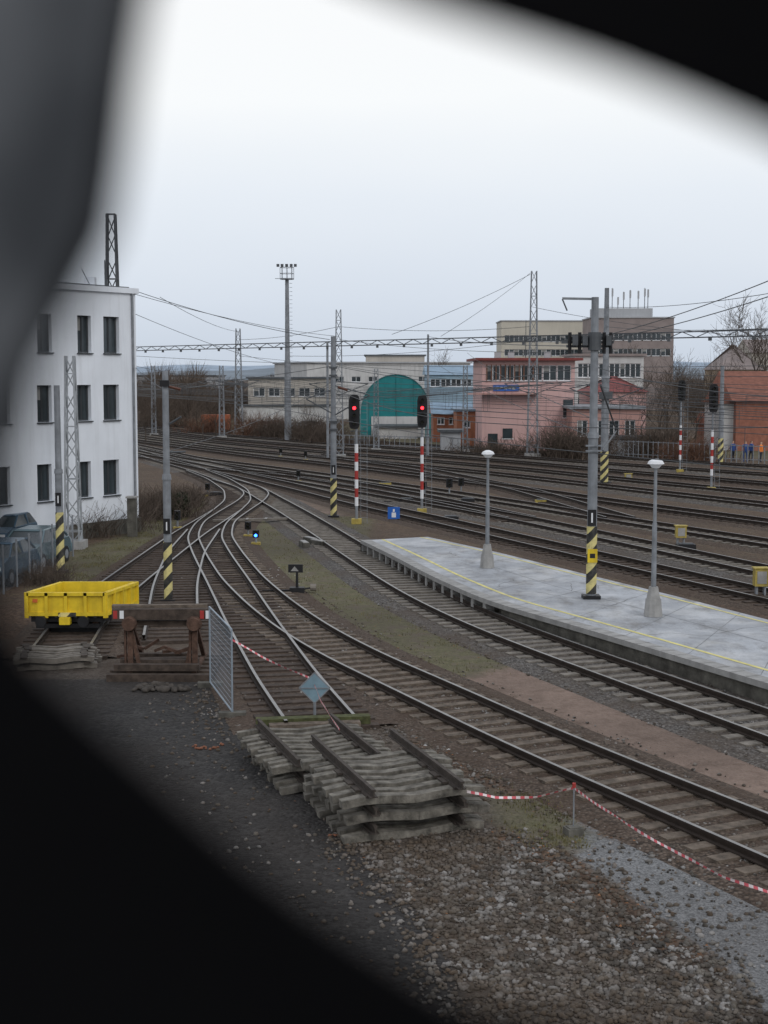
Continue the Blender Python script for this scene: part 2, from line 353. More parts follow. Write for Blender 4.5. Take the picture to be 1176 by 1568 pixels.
def stones(name,p,z,smin,smax,mat):
    n=len(p); s=smin+(smax-smin)*rng.uniform(0,1,n)**1.8; j=rng.uniform(.6,1.35,(n,12,3))
    a=rng.uniform(0,6.28,n); V=ICOV[None]*j*s[:,None,None]
    V[:,:,2]*=.75; c,si=np.cos(a)[:,None],np.sin(a)[:,None]
    x=V[:,:,0]*c-V[:,:,1]*si; y=V[:,:,0]*si+V[:,:,1]*c
    V=np.stack([x+p[:,0,None],y+p[:,1,None],V[:,:,2]+np.broadcast_to(np.array(z)[...,None] if np.ndim(z) else z,(n,1))],-1)
    Fc=(ICOF[None]+12*np.arange(n)[:,None,None]).reshape(-1,3)
    return tri_mesh(name,V.reshape(-1,3),Fc,mat)
coarse=[(500,1270),(560,1295),(740,1268),(860,1305),(1000,1400),(1110,1485),(1230,1620),(700,1640),(640,1420),(560,1330)]
p=np.vstack([inpoly(coarse,15000,.5),inpoly([(580,1060),(700,1130),(800,1180),(760,1230),(640,1150),(560,1120)],3000,.4),
             inpoly([(330,1000),(500,1120),(600,1300),(420,1180),(280,1080)],3500,.5),inpoly([(800,1225),(900,1235),(1300,1440),(1300,1600),(880,1310)],900,.3),inpoly([(300,1040),(560,1300),(700,1568),(500,1568),(200,1100)],1200,.6)])
stones('gravel',p,.010,.014,.055,stone_m)
pp=[];zz=[]
for k,(a,zb) in enumerate(TRK[:3]):
    n=15000 if k<2 else 4000
    i=rng.integers(0,len(a)-1,n); t=rng.uniform(0,1,(n,1)); base=a[i]*(1-t)+a[i+1]*t; tg=tang(a)[i]
    o=rng.normal(0,1.0,(n,1)).clip(-2.1,2.1) if k else rng.uniform(-1.9,1.9,(n,1)); q=base+np.column_stack([-tg[:,1],tg[:,0]])*o
    ok=(q[:,1]<50)&(np.abs(q[:,0]/q[:,1])<.32)
    pp.append(q[ok]); zz.append(np.where(np.abs(o[ok,0])>1.5,zb*.4,zb+.0))
stones('ballast_stones',np.vstack(pp),np.concatenate(zz),.012,.045,stone_m)
def blades(name,P2,hmin,hmax,mat,wd=.012,lean=.5,z0=0):
    n=len(P2); h=rng.uniform(hmin,hmax,n); a=rng.uniform(0,6.28,n); l=rng.uniform(0,lean,n)*h; b_=rng.uniform(0,6.28,n)
    dx,dy=np.cos(a)*wd,np.sin(a)*wd; zz=np.zeros(n)+z0
    V=np.stack([np.stack([P2[:,0]-dx,P2[:,1]-dy,zz],1),np.stack([P2[:,0]+dx,P2[:,1]+dy,zz],1),np.stack([P2[:,0]+np.cos(b_)*l,P2[:,1]+np.sin(b_)*l,zz+h],1)],1).reshape(-1,3)
    return tri_mesh(name,V,np.arange(3*n).reshape(-1,3),mat)
q=[]
for L,n in zip(GR,(26000,3000,30000,4000,3000,3500,4000)): q.append(inpoly(L,n,1.0))
q=np.vstack(q); cl=np.sin(q[:,0]*3.1+2*np.sin(q[:,1]*1.3))+np.sin(q[:,1]*2.3+1.7*np.cos(q[:,0]*1.9)); q=q[cl>rng.uniform(-1.0,1.4,len(q))]
blades('grass',q,.02,.08,grassb)
q=np.vstack([inpoly([(740,1255),(860,1300),(1110,1480),(1050,1480),(760,1290)],600,.4),inpoly([(300,1050),(600,1300),(900,1500),(500,1400)],500,.6),inpoly([(620,1110),(1000,1300),(960,1310),(620,1160)],500,.4),inpoly([(400,850),(640,940),(780,1020),(600,1010)],500,.4)])
blades('fallen_leaves',q,.004,.02,M('leaf_litter',(.20,.095,.045),.9,0,.5,9),.03,2.5,.02)
q=np.vstack([inpoly([(390,870),(470,870),(470,910),(400,910)],45,.5),inpoly([(230,880),(300,880),(320,950),(240,950)],45,.4),inpoly([(640,1120),(760,1170),(740,1200),(600,1160)],30,.4)])
blades('paper_litter',q,.01,.04,M('litter_white',(.5,.5,.49)),.05,2,.06)
# ---------------------------------------------------------------- platform
fr=spline([tuple(gp(u,v,.55)) for u,v in [(552,827),(600,850),(660,882),(745,920),(830,944),(900,964),(1040,1006),(1176,1047),(1330,1092)]],.5,0,0,15)
bk=spline([tuple(gp(u,v,.55)) for u,v in [(655,822),(760,845),(900,880),(1040,914),(1176,949),(1330,988)]],.5,0,0,5)
def resn(a,n):
    s=np.r_[0,np.cumsum(np.linalg.norm(np.diff(a,axis=0),axis=1))]; t=np.linspace(0,s[-1],n); return np.column_stack([np.interp(t,s,a[:,0]),np.interp(t,s,a[:,1])])
N=60; f_=resn(fr,N); b_=resn(bk,N)
o=Obj('railway_platform'); mb=o.part('slab_top'); wl=o.part('retaining_wall'); ed=o.part('edge_coping'); yl=o.part('safety_line'); jn=o.part('slab_joints')
def P3(a,z): return (a[0],a[1],z)
side=1 if np.linalg.norm(off(fr,.5)[40]-b_[N//2])<np.linalg.norm(off(fr,-.5)[40]-b_[N//2]) else -1
fi=resn(off(fr,side*.42),N)
for j in range(N-1):
    mb.poly([P3(fi[j],.55),P3(fi[j+1],.55),P3(b_[j+1],.55),P3(b_[j],.55)],plat_m)
    ed.hexa([P3(f_[j],.41),P3(f_[j+1],.41),P3(fi[j+1],.41),P3(fi[j],.41),P3(f_[j],.556),P3(f_[j+1],.556),P3(fi[j+1],.556),P3(fi[j],.556)],conc)
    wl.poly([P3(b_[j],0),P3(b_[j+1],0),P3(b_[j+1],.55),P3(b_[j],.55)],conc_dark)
wi=resn(off(fr,side*.5),N); wo=resn(off(fr,side*.12),N)
openj={j for j in range(N) if f_[j][1]>gp(745,920,.55)[1]}
for j in range(N-1):
    a=wi if j in openj else wo
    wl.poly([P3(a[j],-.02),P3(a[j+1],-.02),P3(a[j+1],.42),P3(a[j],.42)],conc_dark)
    if (j in openj) and ((j+1) not in openj): wl.poly([P3(wo[j+1],-.02),P3(wi[j+1],-.02),P3(wi[j+1],.42),P3(wo[j+1],.42)],conc_dark)
pl=o.part('support_pillars'); op=off(fr,side*.2); tt=tang(fr)
for j in range(0,len(fr),2):
    if fr[j][1]>gp(745,920,.55)[1]: pl.box((op[j][0],op[j][1],.2),(.22,.3,.44),conc,math.atan2(tt[j][1],tt[j][0]))
mb.poly([P3(f_[0],.55),P3(fi[0],.55),P3(b_[0],.55),P3(b_[0],.0),P3(f_[0],.0)],conc_dark)
ya=off(fr,side*.95); strip(yl,ya,[(.06,.556),(-.06,.556)],[yellow])
yb=off(bk,-side*.35); strip(yl,yb,[(.05,.557),(-.05,.557)],[yellow])
for j in range(2,N-1,5):
    p0=Vector(P3(fi[j],.5535));p1=Vector(P3(b_[j],.5535)); d=(p1-p0).normalized(); r=Vector((-d.y,d.x,0))*.010
    jn.poly([p0-r,p0+r,p1+r,p1-r],joint_m)
for j in range(18,N-1):
    q0=Vector(P3(fi[j]*.45+b_[j]*.55,.554)); q1=Vector(P3(fi[j+1]*.45+b_[j+1]*.55,.554)); d=(q1-q0).normalized(); r=Vector((-d.y,d.x,0))*.012
    jn.poly([q0-r,q0+r,q1+r,q1-r],joint_m)
for _ in range(9):
    j=random.randrange(12,N-8); t=random.uniform(.15,.8); p=Vector(P3(fi[j]*(1-t)+b_[j]*t,.5545)); a=random.uniform(0,6.28)
    for _k in range(9):
        a+=random.uniform(-.6,.6); q=p+Vector((math.cos(a),math.sin(a),0))*.22; d=(q-p).normalized(); r=Vector((-d.y,d.x,0))*.007; jn.poly([p-r,p+r,q+r,q-r],conc_dark); p=q
for j in range(0,N-1,1):
    p0=Vector(P3(f_[j],.559)); p1=Vector(P3(fi[j],.559)); d=(p1-p0).normalized(); r=Vector((-d.y,d.x,0))*.010
    jn.poly([p0-r,p0+r,p1+r,p1-r],conc_dark)
o.finish()
qq=off(fr,-side*.25); i=rng.integers(0,len(qq)-1,2500); q=qq[i]+rng.normal(0,.14,(2500,2)); blades('weeds',q,.02,.09,grassb)
# ---------------------------------------------------------------- masts
def lattice(o,b,h,w0,w1,m,seg=None,t=.07):
    mb=o.part('lattice'); b=Vector(b); n=seg or int(h/(w0*1.15)); 
    C=lambda k,z: b+Vector(((w0+(w1-w0)*z/h)/2*(1 if k in(1,2) else -1),(w0+(w1-w0)*z/h)/2*(1 if k in(2,3) else -1),z))
    for k in range(4): mb.beam(C(k,0),C(k,h),t,t,m)
    for i in range(n):
        z0,z1=h*i/n,h*(i+1)/n
        for k in range(4):
            a,c=(k,(k+1)%4) if (i+k)%2 else ((k+1)%4,k)
            mb.beam(C(a,z0),C(c,z1),t*.6,t*.6,m)
            if i%3==0: mb.beam(C(k,z1),C((k+1)%4,z1),t*.5,t*.5,m)
    o.part('footing').box((b.x,b.y,b.z+.15),(w0+.4,w0+.4,.4),conc)
def lmast(u,vb,vt,w0,w1,m=mastg,d=None,arms=True,t=.08):
    b=gp(u,vb) if d is None else Vector((X(u,d),d,0)); h=Z(vt,b.y); o=Obj('lattice_mast'); lattice(o,b,h,w0,w1,m,t=t)
    if arms:
        a=o.part('cantilever'); z=min(6.8,h-.5)
        for s in (-1,1):
            a.cyl(b+Vector((0,0,z)),b+Vector((2.6*s,-.3,z-.2)),.04,.04,mastd,6); a.cyl(b+Vector((0,0,z-1.2)),b+Vector((2.6*s,-.3,z-.2)),.04,.04,mastd,6)
    return o.finish()
lmast(815,700,415,.95,.45); lmast(519,702,474,.8,.4); lmast(366,664,503,1.0,.5,t=.1); lmast(108,803,545,.62,.34,m=M('mast_light',(.33,.35,.37),.6,.2,.2,3,streak=.3),d=61.5,arms=False,t=.07)
lmast(175,0,328,1.1,.5,mastd,d=92,arms=False,t=.1)
lmast(340,672,560,.6,.4,t=.09); lmast(576,692,565,.5,.35,arms=False); lmast(236,668,560,.5,.35,t=.09,arms=False); lmast(712,694,560,.45,.35,arms=False)
def tube_mast(name,u,v,vt,r0,r1,stripe=None,z0=0,base=True):
    b=gp(u,v,z0); h=Z(vt,b.y)-z0; o=Obj(name); mb=o.part('pole')
    mb.cyl(b,b+Vector((0,0,h*.55)),r0,r0,mastg,14); mb.cyl(b+Vector((0,0,h*.55)),b+Vector((0,0,h)),r0*.85,r1,mastg,14)
    mb.cyl(b+Vector((0,0,h*.55-.12)),b+Vector((0,0,h*.55+.05)),r0*1.2,r0*1.05,mastg,14)
    if stripe: o.part('warning_stripes').cyl(b+Vector((0,0,stripe[0])),b+Vector((0,0,stripe[1])),r0+.012,r0+.012,YB,14)
    if base: o.part('base_plate').box((b.x,b.y,z0+.05),(r0*3.6,r0*3.2,.1),dark)
    return o,b,h
o,b,h=tube_mast('catenary_mast',905,916,455,.15,.11,(.15,2.25),z0=.556)
a=o.part('brackets')
zt=Z(458,b.y); a.beam(b+Vector((.1,0,zt-b.z)),b+Vector((-1.0,0,zt-b.z+.02)),.07,.07,mastg); a.beam(b+Vector((-1.0,0,zt-b.z)),b+Vector((-.85,0,zt-b.z-.35)),.04,.04,mastd)
z=Z(524,b.y)-b.z
for dz,l in ((.12,.75),(-.12,.85),(0,1.0)): a.beam(b+Vector((-l,.1,z+dz)),b+Vector((l*.6,.1,z+dz)),.06,.08,mastd)
for dx in (-.75,-.45,.3,.5): a.cyl(b+Vector((dx,.05,z-.35)),b+Vector((dx,.05,z+.3)),.055,.055,dark,8)
for dx in (-.6,-.3,.42): a.box(b+Vector((dx,-.05,z+.05)),(.16,.16,.3),mastd)
a.cyl(b+Vector((0,0,z-.25)),b+Vector((0,0,z+.3)),.2,.2,mastd,12)
z=Z(690,b.y)-b.z
for dz in (0,.16): a.beam(b+Vector((-.25,-.17,z+dz)),b+Vector((.25,-.17,z+dz)),.05,.05,mastg)
a.cyl(b+Vector((.3,0,z)),b+Vector((2.0,8,z+.3)),.03,.03,mastd,6); a.cyl(b+Vector((.2,0,z+2)),b+Vector((2.0,8,z+.3)),.03,.03,mastd,6)
s=o.part('number_plate'); z=Z(792,b.y)-b.z; s.box(b+Vector((-.03,-.18,z)),(.26,.02,.5),dark); s.box(b+Vector((-.03,-.193,z)),(.05,.006,.3),white)
s.box(b+Vector((0,-.18,Z(850,b.y)-b.z)),(.3,.02,.42),yel)
s.box(b+Vector((0,-.194,Z(850,b.y)-b.z)),(.16,.006,.14),dark)
o.finish()
def small_plate(o,b,z,r):
    s=o.part('number_plate'); s.box(b+Vector((0,-r-.03,z)),(.22,.02,.5),dark); s.box(b+Vector((0,-r-.043,z)),(.04,.006,.28),white)
o,b,h=tube_mast('catenary_mast',511,792,515,.16,.12,(.1,2.05)); small_plate(o,b,2.5,.16)
a=o.part('cantilever')
for (dx,z0,z1) in ((1.9,6.9,6.4),(1.9,5.3,6.4),(-1.4,6.7,6.2),(-1.4,5.4,6.2)): a.cyl(b+Vector((0,0,z0)),b+Vector((dx,-.5,z1)),.035,.035,mastd,6)
a.cyl(b+Vector((.25,-.06,6.8)),b+Vector((.75,-.2,6.65)),.07,.07,insul,8)
for zz_ in (4.6,5.0,7.4,7.8): a.box(b+Vector((0,0,zz_)),(.42,.42,.1),mastd)
o.finish()
o,b,h=tube_mast('catenary_mast',258,922,568,.13,.10,(.1,2.0)); small_plate(o,b,Z(805,b.y),.13)
a=o.part('cantilever'); a.cyl(b+Vector((0,0,4.95)),b+Vector((.6,.2,4.95)),.035,.035,mastd,6); a.cyl(b+Vector((0,0,5.8)),b+Vector((.5,0,6.1)),.04,.04,mastd,6)
a.box(b+Vector((0,-.15,h-.4)),(.3,.12,.2),dark); a.cyl(b+Vector((.1,0,h-.5)),b+Vector((.5,0,h-.6)),.05,.05,insul,6); o.finish()
o,b,h=tube_mast('catenary_mast',93,877,590,.14,.11,(.1,2.3)); small_plate(o,b,2.8,.14); o.finish()
o,b,h=tube_mast('catenary_mast',925,740,441,.26,.15,(.1,2.2)); 
o.part('brackets').box(b+Vector((0,-.2,6.0)),(.9,.3,.5),mastd)
a=o.part('cantilever')
for s in (-1,1): a.cyl(b+Vector((0,0,7)),b+Vector((2.5*s,-.4,6.5)),.04,.04,mastd,6); a.cyl(b+Vector((0,0,5.5)),b+Vector((2.5*s,-.4,6.5)),.04,.04,mastd,6)
o.finish()
o,b,h=tube_mast('catenary_mast',1103,712,560,.2,.15,(.1,2.2)); o.finish()
o,b,h=tube_mast('catenary_mast',655,700,512,.13,.09); o.finish()
b=gp(441,676); h=Z(428,b.y); o=Obj('floodlight_mast'); mb=o.part('shaft'); mb.cyl(b,b+Vector((0,0,h*.5)),.38,.34,mastg,12); mb.cyl(b+Vector((0,0,h*.5)),b+Vector((0,0,h)),.28,.2,mastg,12)
mb=o.part('platform'); mb.cyl(b+Vector((0,0,h)),b+Vector((0,0,h+.12)),.75,.75,mastg,12)
for k in range(8):
    t=k*math.pi/4; c=Vector((math.cos(t)*.75,math.sin(t)*.75,0)); c2=Vector((math.cos(t+.785)*.75,math.sin(t+.785)*.75,0))
    mb.beam(b+c+Vector((0,0,h)),b+c+Vector((0,0,h+1.3)),.05,.05,mastg); 
    for dz in (.65,1.3): mb.beam(b+c+Vector((0,0,h+dz)),b+c2+Vector((0,0,h+dz)),.05,.05,mastg)
lm=o.part('lamps')
for dx in (-.95,-.5,0,.5,.95): lm.box(b+Vector((dx,-.4,h+1.5)),(.3,.3,.3),mastd)
lm.beam(b+Vector((-1.3,0,h+.1)),b+Vector((-.7,0,h+.1)),.05,.05,mastd)
for i in range(40): mb.beam(b+Vector((.3,-.42,i*h/40)),b+Vector((.6,-.42,i*h/40)),.04,.04,mastg)
o.finish()
o=Obj('overhead_line_gantry'); z=9.84; A_=Vector((X(150,155),155,z)); B_=Vector((X(1176,90)+10,78,z))
mb=o.part('truss_beam'); n=90; hh=.38
L=(B_-A_)
mb.beam(A_,B_,.07,.08,mastd); mb.beam(A_+Vector((0,0,hh)),B_+Vector((0,0,hh)),.07,.08,mastd)
mb.beam(A_+Vector((0,.5,0)),B_+Vector((0,.5,0)),.06,.06,mastd)
for i in range(n):
    p0=A_+L*(i/n);p1=A_+L*((i+1)/n); mb.beam(p0+Vector((0,0,0 if i%2 else hh)),p1+Vector((0,0,hh if i%2 else 0)),.045,.045,mastd)
    if i%3==0: mb.box(p0+Vector((0,-.1,-.1)),(.2,.2,.26),mastd)
for f in (0,1.0):
    p=A_+L*f; o.part('legs').cyl((p.x,p.y,0),(p.x,p.y,z+.4),.22,.18,mastg,10)
for f in (.40,): 
    p=A_+L*f; o.part('legs').cyl((p.x,p.y,0),(p.x,p.y,z+.4),.12,.1,mastg,10)
o.finish()
# ---------------------------------------------------------------- overhead wires
def tube(mb,pts,r,m=wire_m):
    for a,b in zip(pts[:-1],pts[1:]): mb.cyl(a,b,r,r,m,4,False)
def sagline(mb,a,b,sag,r,n=14):
    a=Vector(a);b=Vector(b); tube(mb,[a.lerp(b,i/n)-Vector((0,0,4*sag*(i/n)*(1-i/n))) for i in range(n+1)],r)
o=Obj('overhead_wires'); mb=o.part('contact_and_messenger_wires')
for k in (0,5,6,7,8,9,10,11,12,14):
    a,zb=TRK[k]; S=list(range(0,len(a),75))
    if S[-1]!=len(a)-1: S.append(len(a)-1)
    for i0,i1 in zip(S[:-1],S[1:]):
        n=10; prev=None
        for q in range(n+1):
            j=int(i0+(i1-i0)*q/n); t=q/n; d=a[j][1]; r=.009+d*.00006
            c=Vector((a[j][0],a[j][1],5.5)); ms=Vector((a[j][0],a[j][1],6.9-4*.85*t*(1-t)))
            if prev: tube(mb,[prev[0],c],r); tube(mb,[prev[1],ms],r); 
            if 0<q<n: tube(mb,[c,ms],r*.6)
            prev=(c,ms)
ex=o.part('feeder_wires')
W=[((905,518,48),(1230,408,30),.15),((905,522,48),(1230,436,30),.15),((200,443,69),(505,520,76),.25),((205,450,95),(518,515,140),.4),((245,455,90),(366,508,183),.4),
   ((600,512,120),(812,420,131),.25),((675,515,100),(812,418,131),.2),((518,500,140),(812,500,131),.4),((262,690,48),(508,585,76),.3),
   ((665,555,120),(905,668,48),.25),((715,540,130),(905,640,48),.3),((205,545,150),(1176,560,100),.5),((366,545,180),(1176,590,110),.5),((925,470,99),(1230,440,60),.3),((925,500,99),(1230,500,60),.2),
   ((205,560,140),(520,600,120),.4),((520,600,120),(905,560,48),.3),((925,560,99),(1230,575,80),.3),((905,560,48),(1230,610,34),.2),((205,590,120),(511,560,76),.3),
   ((441,545,165),(815,520,131),.5),((366,520,183),(519,500,140),.3),((519,520,140),(925,540,99),.4),((511,560,76),(905,600,48),.25),((815,470,131),(1230,520,90),.4),((205,480,100),(441,560,165),.4),((258,600,48),(205,560,70),.1),
   ((366,575,183),(925,590,99),.4),((655,515,129),(905,530,48),.2),((815,560,131),(1230,600,80),.3),((519,560,140),(815,585,131),.4)]
for (a1,b1_,sg) in W: sagline(ex,at(*a1),at(*b1_),sg,.009+(a1[2]+b1_[2])*.00004)
o.finish()
# ---------------------------------------------------------------- signals
red_e=M('signal_red_lit',(1,.02,.03),.4,0,0,1,emit=6); blue_e=M('signal_blue_lit',(.03,.15,1),.4,0,0,1,emit=8); amber=M('signal_lens_dark',(.03,.03,.02),.2,0,0,1)
def signal(u,v,vt,vhb,lit,dxh=0,rw=None,wh=.55):
    b=gp(u,v); d=b.y; o=Obj('railway_signal'); zt=Z(vt,d); zb=Z(vhb,d); ph=zt
    P_=o.part('post'); P_.cyl(b,b+Vector((0,0,ph-.1)),.075,.065,mastg,10); o.part('base').box(b+Vector((0,0,.12)),(.5,.45,.28),yeld)
    if rw:
        z0,z1=rw; n=7
        for i in range(n): P_.cyl(b+Vector((0,0,z0+(z1-z0)*i/n)),b+Vector((0,0,z0+(z1-z0)*(i+1)/n)),.09,.09,redp if i%2 else white,12)
    hd=o.part('head'); c=b+Vector((dxh,-.15,(zt+zb)/2)); H_=zt-zb
    pts=[]; 
    for k in range(16):
        t=2*math.pi*k/16; pts.append((math.copysign(abs(math.cos(t))**.5,math.cos(t))*wh/2, math.copysign(abs(math.sin(t))**.4,math.sin(t))*H_/2))
    hd.poly([c+Vector((x,-.0,z)) for x,z in reversed(pts)],dark); hd.poly([c+Vector((x,.03,z)) for x,z in pts],dark)
    for i in range(16):
        x0,z0=pts[i];x1,z1=pts[(i+1)%16]; hd.poly([c+Vector((x0,0,z0)),c+Vector((x1,0,z1)),c+Vector((x1,.03,z1)),c+Vector((x0,.03,z0))],dark)
    hd.box(c+Vector((0,.12,0)),(wh*.55,.2,H_*.8),dark)
    for i in range(4):
        z=H_*(.33-.22*i); hd.cyl(c+Vector((0,-.18,z+.02)),c+Vector((0,0,z+.02)),.105,.105,dark,12,False)
        ln=o.part('lenses'); ln.cyl(c+Vector((0,-.03,z)),c+Vector((0,-.012,z)),.085,.085,red_e if (lit and i==1) else amber,12)
    for s in (-1,1): o.part('ladder').beam(b+Vector((.12+.16*s+.25,.1,0)),b+Vector((.12+.16*s+.25,.1,zt-.3)),.02,.02,mastg)
    for i in range(int(zt/.35)): o.part('ladder').beam(b+Vector((.21,.1,.3+.35*i)),b+Vector((.53,.1,.3+.35*i)),.016,.016,mastg)
    for z in (zb-.1,zb-.5): o.part('service_brackets').beam(b+Vector((-.3,0,z)),b+Vector((.55,0,z)),.05,.05,mastd)
    o.finish()
signal(546,802,604,657,True,-.1,(.9,4.0)); signal(646,786,605,655,True,.0,(.8,4.1))
signal(1089,752,588,632,False,0,(1,3.9),.6); signal(1041,724,582,614,False,0,(1,3.6),.6)
def dwarf(u,v,lit,hgt=.8,s=.28):
    b=gp(u,v); o=Obj('dwarf_signal'); o.part('post').cyl(b,b+Vector((0,0,hgt*.5)),.05,.05,mastg,8); o.part('post').box(b+Vector((0,0,.05)),(.4,.3,.12),yeld)
    o.part('head').box(b+Vector((0,0,hgt*.75)),(s,.2,hgt*.5),dark)
    for k,z in enumerate((hgt*.87,hgt*.64)):
        o.part('head').cyl(b+Vector((0,-.22,z+.02)),b+Vector((0,-.1,z+.02)),.08,.08,dark,10,False)
        o.part('lens').cyl(b+Vector((0,-.125,z)),b+Vector((0,-.105,z)),.07,.07,blue_e if lit and k else amber,10)
    o.finish()
dwarf(392,834,True,.65); dwarf(380,822,False,.7); dwarf(688,760,False,1.1,.4); dwarf(706,756,False,1.0,.35); dwarf(430,700,False); dwarf(457,738,False); dwarf(468,705,False); dwarf(272,810,False,.9); dwarf(318,760,False); dwarf(650,760,False,.9)
# ---------------------------------------------------------------- platform lamps
def plamp(u,v,vt):
    b=gp(u,v,.556); z0=b.z; d=b.y; h=Z(vt,d)-z0; o=Obj('platform_lamp')
    B_=o.part('concrete_socket'); B_.cyl(b,b+Vector((0,0,.5)),.27,.22,conc,10); B_.cyl(b+Vector((0,0,.5)),b+Vector((0,0,.85)),.2,.13,conc,10)
    pl=o.part('pole'); pl.cyl(b+Vector((0,0,.8)),b+Vector((0,0,h*.6)),.075,.07,mastg,12); pl.cyl(b+Vector((0,0,h*.6)),b+Vector((0,0,h-.15)),.055,.045,mastg,12)
    hd=o.part('lamp_head'); hd.cyl(b+Vector((0,0,h-.2)),b+Vector((0,0,h-.08)),.1,.2,white,14); hd.cyl(b+Vector((0,0,h-.08)),b+Vector((0,0,h)),.24,.2,white,14); hd.cyl(b+Vector((0,0,h)),b+Vector((0,0,h+.06)),.2,.08,white,14)
    o.finish()
plamp(746,869,692); plamp(1000,943,706)
# ---------------------------------------------------------------- signs & boxes
b=gp(603,797); o=Obj('blue_track_sign'); z=Z(787,b.y); o.part('board').box((b.x,b.y,z+.05),(.62,.03,.62),blue); o.part('pictogram').box((b.x,b.y-.02,z-.05),(.22,.008,.25),white); o.part('pictogram').box((b.x,b.y-.02,z+.18),(.1,.008,.14),white)
for s in (-.2,.2): o.part('legs').beam((b.x+s,b.y+.03,0),(b.x+s,b.y+.03,z+.3),.04,.04,mastd)
o.finish()
b=gp(482,1107); o=Obj('diamond_signal_board'); z=Z(1053,b.y); r=.33
pts=[(0,-r),(r,0),(0,r),(-r,0)]; q=o.part('board'); q.poly([(b.x+x,b.y-.03,z+y) for x,y in pts],green_steel); q.poly([(b.x+x,b.y-.01,z+y) for x,y in reversed(pts)],green_steel)
for i in range(4):
    x0,y0=pts[i];x1,y1=pts[(i+1)%4]; q.beam((b.x+x0,b.y-.02,z+y0),(b.x+x1,b.y-.02,z+y1),.025,.025,mastg)
q.beam((b.x-.3,b.y-.045,z),(b.x+.3,b.y-.045,z),.02,.02,mastg); o.part('post').cyl(b,(b.x,b.y,z+.3),.03,.03,mastg,8); o.finish()
b=gp(455,908); o=Obj('point_lever'); o.part('stand').box((b.x,b.y,.1),(.5,.35,.2),dark); o.part('stand').cyl((b.x,b.y,.1),(b.x,b.y,.75),.05,.04,dark,8)
o.part('target').box((b.x-.05,b.y,.85),(.5,.06,.28),dark); o.part('target').poly([(b.x-.22,b.y-.034,.76),(b.x+.06,b.y-.034,.76),(b.x-.08,b.y-.034,.93)],conc)
o.part('lever').cyl((b.x,b.y,.1),(b.x+.55,b.y+.1,.18),.03,.03,dark,8); o.part('lever').cyl((b.x+.45,b.y+.1,.18),(b.x+.65,b.y+.1,.18),.12,.12,sleeper_c,10)
o.part('rod').beam((b.x-1.2,b.y-.1,.1),(b.x,b.y,.1),.05,.05,dark); o.finish()
def ybox(u,v,wd,ht):
    b=gp(u,v); o=Obj('yellow_cabinet'); o.part('legs').box((b.x-wd*.3,b.y,ht*.2),(.06,.2,ht*.4),mastg); o.part('legs').box((b.x+wd*.3,b.y,ht*.2),(.06,.2,ht*.4),mastg)
    o.part('case').box((b.x,b.y,ht*.68),(wd,.35,ht*.6),yeld); o.part('door').box((b.x,b.y-.18,ht*.68),(wd*.7,.02,ht*.42),conc); o.part('case').box((b.x,b.y,ht*.99),(wd+.08,.42,.04),yeld); o.finish()
ybox(1042,834,.45,.85); ybox(1164,914,.45,1.0); ybox(962,736,.5,.5)
for n_,(u,v) in enumerate(((690,798),(590,745),(560,712),(1050,842),(830,772),(716,770),(330,760),(622,770))):
    b=gp(u,v); o=Obj('point_machine'); o.part('case').box((b.x,b.y,.14),(.8,.4,.22),yeld if n_ in (1,4) else dark); o.part('case').box((b.x,b.y,.27),(.6,.3,.05),mastd); o.part('rods').beam((b.x-1.3,b.y,.1),(b.x,b.y,.1),.05,.05,dark); o.finish()
b0=gp(326,802);b1_=gp(442,799); o=Obj('cable_trough'); o.part().beam(b0+Vector((0,0,.16)),b1_+Vector((0,0,.16)),.35,.1,sleeper_c)
for t in (.2,.45,.7): o.part().beam(b0.lerp(b1_,t)+Vector((0,-.3,.21)),b0.lerp(b1_,t)+Vector((0,.3,.21)),.12,.03,conc)
o.finish()
for (u,v) in ((466,838),(476,832),(487,836)):
    b=gp(u,v); o=Obj('concrete_block'); rr=random.uniform(.2,.6); o.part().box((b.x,b.y,.12),(.3,1.0,.24),conc_dark,rr); o.part().box((b.x,b.y,.25),(.22,.9,.04),conc,rr); o.finish()
# ---------------------------------------------------------------- yellow wagon
o=Obj('yellow_rail_wagon'); d=40.5; x0=X(42,d,930); x1=X(161,d,930); y0,y1=d,d+2.1; zt=Z(907,d); zf=zt-.68
bd=o.part('drop_sides'); fl=o.part('floor_frame'); sk=.13
def wp(x,y,z): return Vector((x+(y-y0)*sk,y,z))
def wall(pa,pb,za,zb_,th=.06):
    n=Vector((pb-pa)).normalized(); r=Vector((-n.y,n.x,0))*th
    bd.hexa([pa+Vector((0,0,za)),pb+Vector((0,0,za)),pb+r+Vector((0,0,za)),pa+r+Vector((0,0,za)),pa+Vector((0,0,zb_)),pb+Vector((0,0,zb_)),pb+r+Vector((0,0,zb_)),pa+r+Vector((0,0,zb_))],yel)
c=[wp(x0,y0,0),wp(x1,y0,0),wp(x1,y1,0)+Vector((.25,0,0)),wp(x0,y1,0)+Vector((.25,0,0))]
for i in range(4):
    wall(c[i],c[(i+1)%4],zf,zt); pa,pb=c[i],c[(i+1)%4]; n=(pb-pa).normalized(); r=Vector((n.y,-n.x,0))*.035
    bd.beam(pa+r+Vector((0,0,zt-.05)),pb+r+Vector((0,0,zt-.05)),.09,.09,yel); bd.beam(pa+r+Vector((0,0,zf+.06)),pb+r+Vector((0,0,zf+.06)),.08,.1,yel)
    k=4
    for j in range(k+1): q=pa.lerp(pb,j/k)+r; bd.beam(q+Vector((0,0,zf-.05)),q+Vector((0,0,zt)),.09,.09,yel)
    for j in range(k): q=pa.lerp(pb,(j+.5)/k)+r; o.part('latches').box(q+Vector((0,0,zf+.02)),(.07,.07,.14),dark)
